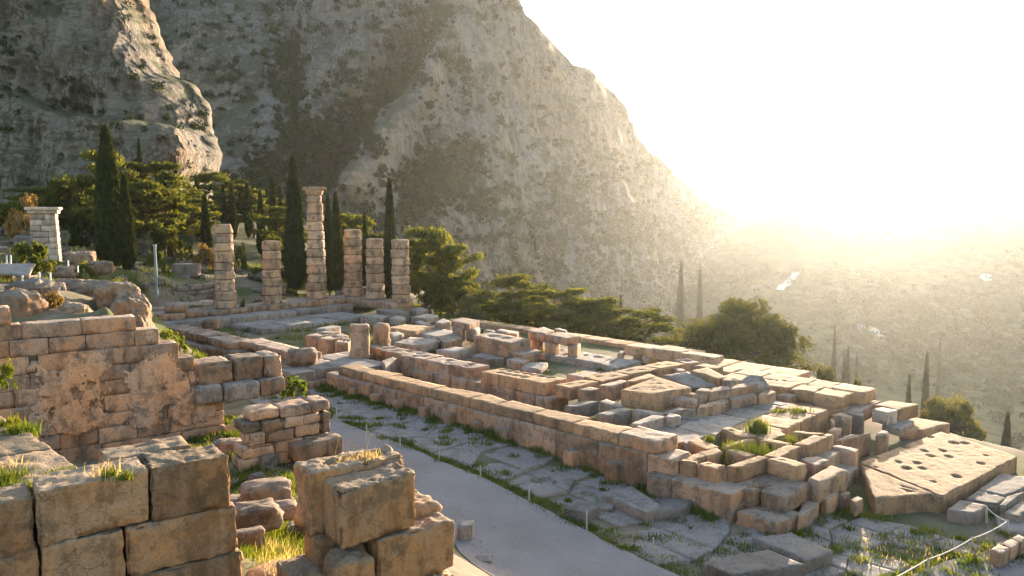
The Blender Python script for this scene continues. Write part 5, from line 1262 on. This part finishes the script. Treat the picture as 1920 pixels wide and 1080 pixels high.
for i, (px, yt, yb, D, hw, lab) in enumerate([(130, 300, 450, 98, 46, 'dark tree mass left of the biggest cypress'), (95, 335, 440, 102, 40, 'dark tree behind the square pillar'), (30, 362, 440, 92, 46, 'dark leafy tree at the left edge'), (165, 360, 480, 84, 36, 'shadowy tree between the pillar and the biggest cypress'), (310, 400, 470, 82, 26, 'small round tree under the sunlit layered pine'), (540, 425, 545, 88, 26, 'bushy green tree right of the second column'), (515, 420, 520, 92, 22, 'leafy bush behind the second column'), (575, 450, 550, 88, 18, 'leafy bush tucked behind the tallest column'), (430, 440, 520, 90, 16, 'leafy sapling just right of the leftmost column')]):
    tree_at(DARKT[i % 2], px, yt, yb, D, hw, 7.4, 7.4, lab, 'leafy tree', 'dark leafy trees at the foot of the slope')
SG = 'shrubs on the slope behind the terraces'
for i, (px, yt, yb, D, hw, k, lab) in enumerate([
    (50, 343, 402, 85, 40, 1, 'rusty brown bush above the square pillar'), (65, 450, 512, 50, 37, 2, 'round green bush in front of the square pillar'), (40, 526, 592, 34.6, 38, 1, 'dry golden brush on the slope behind the tall wall'),
    (98, 533, 594, 34.4, 32, 1, 'dry golden bush hanging over the tall wall'), (8, 548, 590, 35, 22, 1, 'dry brush at the left edge above the tall wall'), (160, 482, 520, 55, 22, 0, 'yellow shrub among the sunlit boulders'), (215, 515, 535, 45, 26, 0, 'leafy green creeper on top of the overhanging outcrop'),
    (310, 492, 515, 74, 10, 0, 'small yellow bush right of the metal pole'), (335, 445, 472, 84, 18, 2, 'round shrub on the slope above the metal pole'), (385, 443, 480, 84, 26, 1, 'brown shrub left of the top of the leftmost column'),
    (350, 448, 475, 86, 15, 0, 'bright shrub beside the brown one'), (455, 553, 572, 66, 9, 0, 'bright green tuft right of the foot of the leftmost column'), (452, 445, 478, 88, 14, 0, 'yellow green sapling bush right of the leftmost column'),
    (290, 470, 505, 78, 20, 2, 'low dark shrub right of the biggest cypress'), (480, 500, 528, 84, 18, 2, 'low green shrub on the slope behind the left columns'), (545, 540, 562, 78, 16, 2, 'green shrub behind the step left of the tallest column'),
    (345, 520, 535, 76, 18, 2, 'green cushion on the upper terrace'), (650, 545, 560, 82, 14, 2, 'dark shrub at the foot of the cracked column'), (285, 590, 618, 40, 14, 0, 'leafy weeds at the foot of the overhanging outcrop'), (1730, 842, 860, 40, 24, 0, 'green weeds beyond the far corner of the pitted slab')]):
    tree_at(SHR[k], px, yt, yb, D, hw, 2.5, 1.45, lab, 'shrub', SG)
FRESH = [mk_round('weed', 81, 26, 1100, 'fresh', 1.0, 1.1, .11, -.1, .02), mk_round('weed', 82, 26, 1100, 'fresh', 1.0, 1.1, .11, -.1, .02)]
for i, (px, yt, yb, D, hw, lab) in enumerate([(553, 698, 745, 28.2, 30, 'yellow green weeds growing from the top of the rubble masonry'), (318, 612, 645, 32.5, 24, 'bright weeds behind the stepped end of the tall wall'), (338, 625, 660, 32, 16, 'trailing weeds hanging down beside the stepped wall end'), (12, 668, 725, 18.5, 20, 'bright leafy weed at the left edge above the wall top'),
                                            (575, 745, 765, 28, 9, 'small yellow weed at the right end of the rubble masonry')]):
    b = PD(px, yb, D); tz = PD(px, yt, D)[2]
    plant(FRESH[i % 2], (b[0], b[1], b[2]), hw * 2 * D / F / 2.2, (tz - b[2]) / 1.1, lab, 'weed', 'bright weeds on the ruined walls')
# scrub on the mountain sides
def scrub(name, pts, sizes, nl=34, leaf=.55):
    P_, S_ = [], []
    for p, s in zip(pts, sizes):
        P_.append(inball(nl, (s, s * .8, s * .75), p, .3)); S_.append(np.full(nl, leaf * (s / 1.8) ** .6))
    v, f = leaves(np.concatenate(P_), 1.0, .1, 1.2)
    ctr = np.concatenate(P_).repeat(4, 0); v = ctr + (v - ctr) * np.concatenate(S_).repeat(4)[:, None]
    return tag(link(name, v, f, M['scrub'], smooth=False), kind='stuff')
rs = np.random.default_rng(5); rng = np.random.default_rng(6)
idx = rs.integers(0, len(MT), 120000); idx = idx[(MTF[idx] < .97) & (MTF[idx] > .02)]
px_, py_ = MPX[idx], MPY[idx]
w_ = 14 * fbm(np.column_stack([px_ / 50, py_ / 50, px_ * 0]), 3)
dens = .012 + .10 * sstep(.12, .5, fbm(np.column_stack([px_ / 45, py_ / 30, px_ * 0 + 9]), 4))
for a, b, wd_, k in (((815, 60), (640, 260), 26, .5), ((640, 250), (545, 320), 38, .5), ((540, 90), (575, 320), 26, .3), ((880, 290), (770, 350), 28, .5), ((770, 330), (900, 380), 30, .2), ((600, 300), (520, 350), 34, .5), ((850, 130), (880, 150), 10, .5), ((690, 250), (740, 290), 14, .3), ((1000, 430), (1300, 440), 40, .15), ((740, 410), (800, 350), 25, .3), ((1040, 340), (1200, 330), 30, .12)):
    dens += k * np.exp(-((segd(px_ + w_, py_, a, b) / wd_) ** 2))
dens += .12 * sstep(430, 560, py_)
keep = rs.random(len(idx)) < dens * .6
idx = idx[keep]
scrub('scrub', MT[idx] + np.array([0, -.8, .3]), rs.uniform(.9, 2.3, len(idx)) * (MT[idx][:, 1] / 330) * (1 + 1.2 * (rs.random(len(idx)) < .12)), 40, .95)
idx = rs.integers(0, len(pc), 9000); idx = idx[Sf[idx] <= 1.0]
px_, py_ = PXc[idx], PYc[idx]
dens = .02 + .10 * sstep(.1, .45, fbm(np.column_stack([px_ / 40, py_ / 26, px_ * 0 + 4]), 4)) + .35 * sstep(250, 340, px_ + .0 * py_) * sstep(0.0, .4, fbm(np.column_stack([px_ / 14, py_ / 30, px_ * 0]), 3)) + .3 * np.exp(-((py_ - np.interp(px_, [0, 100, 160, 290], [165, 200, 205, 232])) / 14) ** 2)
for c in ((85, 35, 16), (40, 100, 18), (145, 170, 16), (165, 190, 18), (40, 140, 10)): dens += .9 * np.exp(-(((px_ - c[0]) ** 2 + (py_ - c[1]) ** 2) / c[2] ** 2))
idx = idx[rs.random(len(idx)) < dens * .5]
scrub('scrub', pc[idx] + np.array([.2, -.5, .2]), rs.uniform(.5, 1.2, len(idx)), 45, .5)
# woodland over the valley sides
n = 26000
pxr = rs.uniform(820, 2300, n); Dw = np.exp(rs.uniform(np.log(88), np.log(740), n))
x_ = (pxr - 960) / F * Dw; zz = zground(x_, Dw)
m2 = rs.random(n) < .2; pxr = np.where(m2, rs.uniform(1560, 2500, n), pxr); Dw = np.where(m2, np.exp(rs.uniform(np.log(40), np.log(120), n)), Dw)
x_ = (pxr - 960) / F * Dw; zz = zground(x_, Dw)
cl = fbm(np.column_stack([x_ / 60, Dw / 60, x_ * 0]), 4)
k = (rs.random(n) < .55 + 1.3 * cl) & (UV(x_, Dw)[1] > np.interp(UV(x_, Dw)[0], [44, 50, 52, 60], [24, 21, 19, 17.5])) & ~((pxr < 1250) & (Dw > 260))
wp = np.column_stack([x_, Dw, zz])[k]
scrub('woodland', wp + np.array([0, 0, .5]), rs.uniform(1.3, 3.4, len(wp)) * np.clip(wp[:, 1] / 300, .3, 2.2), 34, .8)

# ------------------------------------------------------------------ grass
def blades(centres, zs, h, lean=.45, wd_=.012, dark=1.0):
    c = np.asarray(centres); n = len(c); a = rng.random(n) * 6.28; hh = h * rng.uniform(.45, 1.3, n); l = hh * lean * rng.random(n)
    wv = wd_ * np.clip(np.hypot(c[:, 0], c[:, 1]) / 14, .7, 3.0)
    dx, dy = np.cos(a), np.sin(a)
    b0 = np.column_stack([c[:, 0] - dy * wv, c[:, 1] + dx * wv, zs]); b1 = np.column_stack([c[:, 0] + dy * wv, c[:, 1] - dx * wv, zs])
    m0 = np.column_stack([c[:, 0] + dx * l * .35 - dy * wv * .7, c[:, 1] + dy * l * .35 + dx * wv * .7, zs + hh * .6]); m1 = m0 + np.column_stack([2 * dy * wv * .7, -2 * dx * wv * .7, 0 * l])
    tp = np.column_stack([c[:, 0] + dx * l, c[:, 1] + dy * l, zs + hh])
    v = np.stack([b0, b1, m1, m0, tp, tp + np.array([.002, 0, 0])], 1).reshape(-1, 3)
    o = np.arange(n)[:, None] * 6
    return v, np.concatenate([o + np.array([[0, 1, 2, 3]]), o + np.array([[3, 2, 5, 4]])])
def patch(lst, mat, name='grass', lean=.45):
    parts = []
    for (x, y, z, r, n, h) in lst:
        p = rng.normal(size=(n, 2)) * r * .5 + np.array([x, y])
        zz = np.full(n, z) if z is not None else zground(p[:, 0], p[:, 1]) - .02
        parts.append(blades(p, zz, h, lean))
    v, f = merge(parts)
    return tag(link(name, v, f, M[mat], smooth=False), kind='stuff')
rng = np.random.default_rng(99)
L_ = []
for i in range(0, 120):                                  # fringe of the path
    e = er[i] + (er[i] - el[i]) / np.linalg.norm(er[i] - el[i]) * random.uniform(.0, .45)
    L_.append((e[0], e[1], None, random.uniform(.2, .5), 110 if random.random() < .75 else 200, random.uniform(.05, .13)))
for k in range(70):                                       # foot of the path wall
    u_ = random.uniform(27.5, 51); p = W(u_, random.uniform(-1.15, -.65)); L_.append((p[0], p[1], None, random.uniform(.25, .5), 90, random.uniform(.1, .3)))
for k in range(110):                                      # gaps of the paving
    p = W(random.uniform(27, 52), random.uniform(-4.5, -1)); L_.append((p[0], p[1], None, random.uniform(.12, .4), 45, random.uniform(.1, .22)))
for k in range(150):
    p = W(random.uniform(52, 60), random.uniform(-4.5, 3.5)); L_.append((p[0], p[1], None, random.uniform(.2, .5), 70, random.uniform(.1, .25)))
for k in range(40):
    p = W(random.uniform(57, 60), random.uniform(3, 12)); L_.append((p[0], p[1], None, random.uniform(.2, .5), 60, random.uniform(.1, .22)))
for k in range(60):
    p = W(random.uniform(40, 46), random.uniform(1.2, 4)); L_.append((p[0], p[1], None, random.uniform(.2, .5), 60, random.uniform(.15, .35)))
for k in range(90):
    p = W(random.uniform(2, 40), random.uniform(1.5, 19)); L_.append((p[0], p[1], None, random.uniform(.2, .5), 40, random.uniform(.1, .3)))
for k in range(40):
    p = W(random.uniform(7, 25), random.uniform(-3.5, -1.2)); L_.append((p[0], p[1], None, random.uniform(.3, .6), 60, random.uniform(.15, .35)))
for (cx, cy, z, r, n, h) in ((640, 850, -1.0, .7, 260, .55), (760, 850, -1.0, .6, 220, .6), (560, 800, -1.0, .4, 120, .55), (840, 630, -.62, .35, 260, .5), (1230, 730, -1., .4, 120, .55), (1000, 830, -1.0, .5, 130, .5), (310, 735, -.6, .2, 90, .22), (1300, 400, -.62, .5, 110, .12), (1100, 400, -.62, .3, 60, .12)):
    p = P(*q('F', cx, cy), -.5); L_.append((p[0], p[1], z, r, n, h))
patch(L_, 'grass')
L_ = []
for k in range(150):                                      # sunny meadow between wall and pile and on the banks
    px, D = random.uniform(425, 600), random.uniform(12.5, 24); g = GD(px, D); L_.append((g[0], g[1], None, .35, 70, random.uniform(.1, .25)))
for k in range(120):
    px, D = random.uniform(300, 520), random.uniform(24, 36); g = GD(px, D); L_.append((g[0], g[1], None, .45, 50, random.uniform(.1, .3)))
for k in range(200):
    px, D = random.uniform(-50, 760), random.uniform(40, 100); g = GD(px, D); L_.append((g[0], g[1], None, 1.2, 60, random.uniform(.2, .5)))
for k in range(60):
    px, D = random.uniform(770, 900), random.uniform(66, 84); g = GD(px, D); L_.append((g[0], g[1], None, 1.0, 70, random.uniform(.2, .45)))
for (px, py, z, r, n, h) in ((38, 815, 3.98, .28, 420, .20), (15, 800, 3.98, .2, 160, .2), (12, 900, 4.0, .28, 260, .16), (112, 898, 4.12, .22, 260, .16), (30, 925, 4.0, .3, 260, .18), (205, 893, 4.3, .12, 90, .14), (235, 895, 4.3, .1, 60, .12)):
    p = P(px, py, z); L_.append((p[0], p[1], z - .03, r, n, h))
patch(L_, 'fresh', lean=.8)
L_ = []
for (px, py, z, r, n, h) in ((655, 868, 4.0, .22, 160, .12), (690, 862, 4.02, .2, 120, .14), (200, 890, 4.3, .2, 30, .22), (100, 905, 4.1, .3, 60, .16), (20, 880, 4.0, .3, 40, .2), (530, 1060, 2.3, .4, 60, .1)):
    p = P(px, py, z); L_.append((p[0], p[1], z - .03, r, n, h))
for k in range(60):
    px, D = random.uniform(480, 600), random.uniform(11.5, 15); g = GD(px, D); L_.append((g[0], g[1], None, .3, 18, .22))
for k in range(60):
    p = PG(random.uniform(1600, 1800), random.uniform(1000, 1075)); L_.append((p[0], p[1], None, .3, 5, .15))
patch(L_, 'straw', lean=.9)
# seed heads on the pile
parts = []
for (px, pyt) in ((636, 822), (651, 834), (667, 838), (686, 812), (693, 818), (707, 828), (668, 815)):
    b = P(px + random.uniform(-12, 6), 862, 4.02); tp = PD(px, pyt, b[1]); mid = (b + tp) / 2 + np.array([.0, 0, .03])
    parts.append(tube([b, mid, tp], [.004, .003, .003], 5))
    parts.append(tube([tp, tp + np.array([.012, 0, .018]), tp + np.array([.035, 0, .03]), tp + np.array([.055, 0, .022])], [.004, .012, .011, .002], 6))
tag(link('dry_grass_stalks', *merge(parts), M['straw']), 'dry grass stalks with pale seed heads on the groove of the foreground pile', 'dry grass', None, 'thing')

# ------------------------------------------------------------------ stakes, ropes
ORD = ['first', 'second', 'third', 'fourth', 'fifth', 'sixth', 'seventh', 'eighth', 'ninth']
tops = []
def stake(px, pyt, pyb, lab, mat='wood', r=.03, grp='wooden stakes along the gravel path', onpath=True, D=None):
    b = PG(px, pyb) if D is None else PD(px, pyb, D)
    tp = PD(px, pyt, b[1]); b = b - np.array([0, 0, .12])
    v, f = tube([b, (b + tp) / 2, tp, tp + np.array([0, 0, .012])], [r, r * .95, r * .9, r * .4], 8)
    o = tag(link('fence_post', v, f, M[mat]), lab, 'fence post', grp)
    tops.append(tp); return tp
for i, (px, a, b) in enumerate([(631, 765, 792), (687, 796, 816), (750, 819, 842), (823, 845, 866), (901, 874, 897), (992, 911, 943), (1100, 957, 996), (1225, 1008, 1047), (1354, 1063, 1100)]):
    stake(px, a, b, f'{ORD[i]} wooden stake along the path edge counting from the rubble masonry')
rt = [stake(1850, 949, 981, 'farthest post of the rope fence below the pitted slab', grp='posts of the rope fence', r=.04), stake(1889, 975, 1002, 'corner post of the rope fence at the right edge', grp='posts of the rope fence', r=.04),
      stake(1823, 1007, 1032, 'rope fence post left of the small stone cubes', grp='posts of the rope fence', r=.04), stake(1740, 1046, 1080, 'nearest rope fence post at the bottom edge', grp='posts of the rope fence', r=.04)]
def rope(pts, sag, lab):
    path = []
    for a, b in zip(pts[:-1], pts[1:]):
        for k in range(10):
            f_ = k / 10; path.append(a + (b - a) * f_ - np.array([0, 0, sag * 4 * f_ * (1 - f_)]))
    path.append(pts[-1]); v, f = tube(path, [.015] * len(path), 7)
    tag(link('rope', v, f, M['rope']), lab, 'rope')
off = PD(1560, 1140, 17)
rope([r - np.array([0, 0, .04]) for r in rt] + [off], .06, 'pale rope strung along the posts below the pitted slab')
for i, (x, a, b, lab) in enumerate([(75, 715, 815, 'leftmost of the pale stakes beside the round bush'), (120, 710, 815, 'second pale stake from the left edge'), (188, 810, 872, 'pale stake at the upper edge of the flat slab roof'), (262, 810, 905, 'pale stake in front of the round bush'), (335, 868, 915, 'short pale stake right of the slab roof'),
                                  (252, 940, 1050, 'long pale stake before the brown block'), (566, 910, 1005, 'pale stake right of the round bush'), (765, 772, 812, 'small pale stake at the foot of the square pillar'), (875, 830, 882, 'small pale stake on the brown rock bank'), (442, 900, 960, 'thin pale stake under the round bush')]):
    stake(x / 6, 360 + a / 6, 360 + b / 6, lab, 'white', .045, 'pale stakes by the round bush', D=(46 if a < 900 else 43))
# houses far down the valley and the bright road
def house(px, py, D, w_, dep, h, lab):
    D = hit(px, py)
    p = PD(px, py, D); z = zg1(p[0], p[1]) - .3
    z = min(z, p[2]) ; t = empty('house', (p[0], p[1], z), lab, 'house', 'white houses in the valley')
    a = [(-w_ / 2, 0), (w_ / 2, 0), (w_ / 2, dep), (-w_ / 2, dep)]
    h = p[2] - z + h
    v = [(p[0] + x, p[1] + y, z + k * h) for k in (0, 1) for x, y in a] + [(p[0], p[1], z + h * 1.0 + w_ * .22), (p[0], p[1] + dep, z + h + w_ * .22)]
    f = [(0, 1, 5, 4), (1, 2, 6, 5), (2, 3, 7, 6), (3, 0, 4, 7)]
    link('wall', v, f, M['house'], t, False)
    e = .25
    r = [(p[0] - w_ / 2 - e, p[1] - e, z + h - .1), (p[0], p[1] - e, z + h + w_ * .24), (p[0], p[1] + dep + e, z + h + w_ * .24), (p[0] - w_ / 2 - e, p[1] + dep + e, z + h - .1), (p[0] + w_ / 2 + e, p[1] - e, z + h - .1), (p[0] + w_ / 2 + e, p[1] + dep + e, z + h - .1)]
    link('roof', r, [(0, 1, 2, 3), (1, 4, 5, 2)], M['roof'], t, False)
    g = [(p[0] - w_ / 2, p[1] - .01, z + h), (p[0] + w_ / 2, p[1] - .01, z + h), (p[0] + .05, p[1] - .01, z + h + w_ * .21), (p[0] - .05, p[1] - .01, z + h + w_ * .21)]
    link('gable', g, [(0, 1, 2, 3)], M['house'], t, False)
    for k in (-.25, .25):
        link('window', [(p[0] + k * w_ - .4, p[1] - .03, z + h * .55), (p[0] + k * w_ + .4, p[1] - .03, z + h * .55), (p[0] + k * w_ + .4, p[1] - .03, z + h * .55 + 1.1), (p[0] + k * w_ - .4, p[1] - .03, z + h * .55 + 1.1)], [(0, 1, 2, 3)], M['metal'], t, False)
house(1853, 526, 520, 4, 5, 3.0, 'lone small white house high on the valley side at the right')
house(1640, 630, 330, 5, 5, 2.6, 'white house in the valley below the sun')
house(1655, 640, 320, 3.6, 4, 2.2, 'smaller white house right of the other in the valley')
house(1616, 620, 345, 3, 4, 2.0, 'tiny white house left of the two in the valley')
rp = [PD(a, b, hit(a, b)) for a, b in ((1462, 545), (1474, 535), (1486, 523), (1492, 515))]
rp = np.array(rp); v = []
for p in resample(rp, 14): v += [(p[0] - 2.2, p[1], zg1(p[0] - 2.2, p[1]) + .4), (p[0] + 2.2, p[1], zg1(p[0] + 2.2, p[1]) + .4)]
tag(link('road', v, [[2 * i, 2 * i + 1, 2 * i + 3, 2 * i + 2] for i in range(13)], M['rope']), kind='structure')

# ------------------------------------------------------------------ haze
zlo = float(min(gz.min(), -140) - 2); zhi = float(max(pt[:, 2].max(), pc[:, 2].max()) + 3)
hv = [(x, y, z) for z in (zlo, zhi) for x, y in ((-5800, -40), (5800, -40), (5800, 5800), (-5800, 5800))]
hm, t, out = newmat('valley haze')
pv = N(t, 'ShaderNodeVolumePrincipled'); pv.inputs['Color'].default_value = (.93, .97, 1.0, 1); pv.inputs['Density'].default_value = 0.00008; pv.inputs['Anisotropy'].default_value = .75
t.links.new(pv.outputs[0], out.inputs['Volume'])
tag(link('haze', hv, [(0, 3, 2, 1), (4, 5, 6, 7), (0, 1, 5, 4), (1, 2, 6, 5), (2, 3, 7, 6), (3, 0, 4, 7)], hm, smooth=False), kind='stuff')
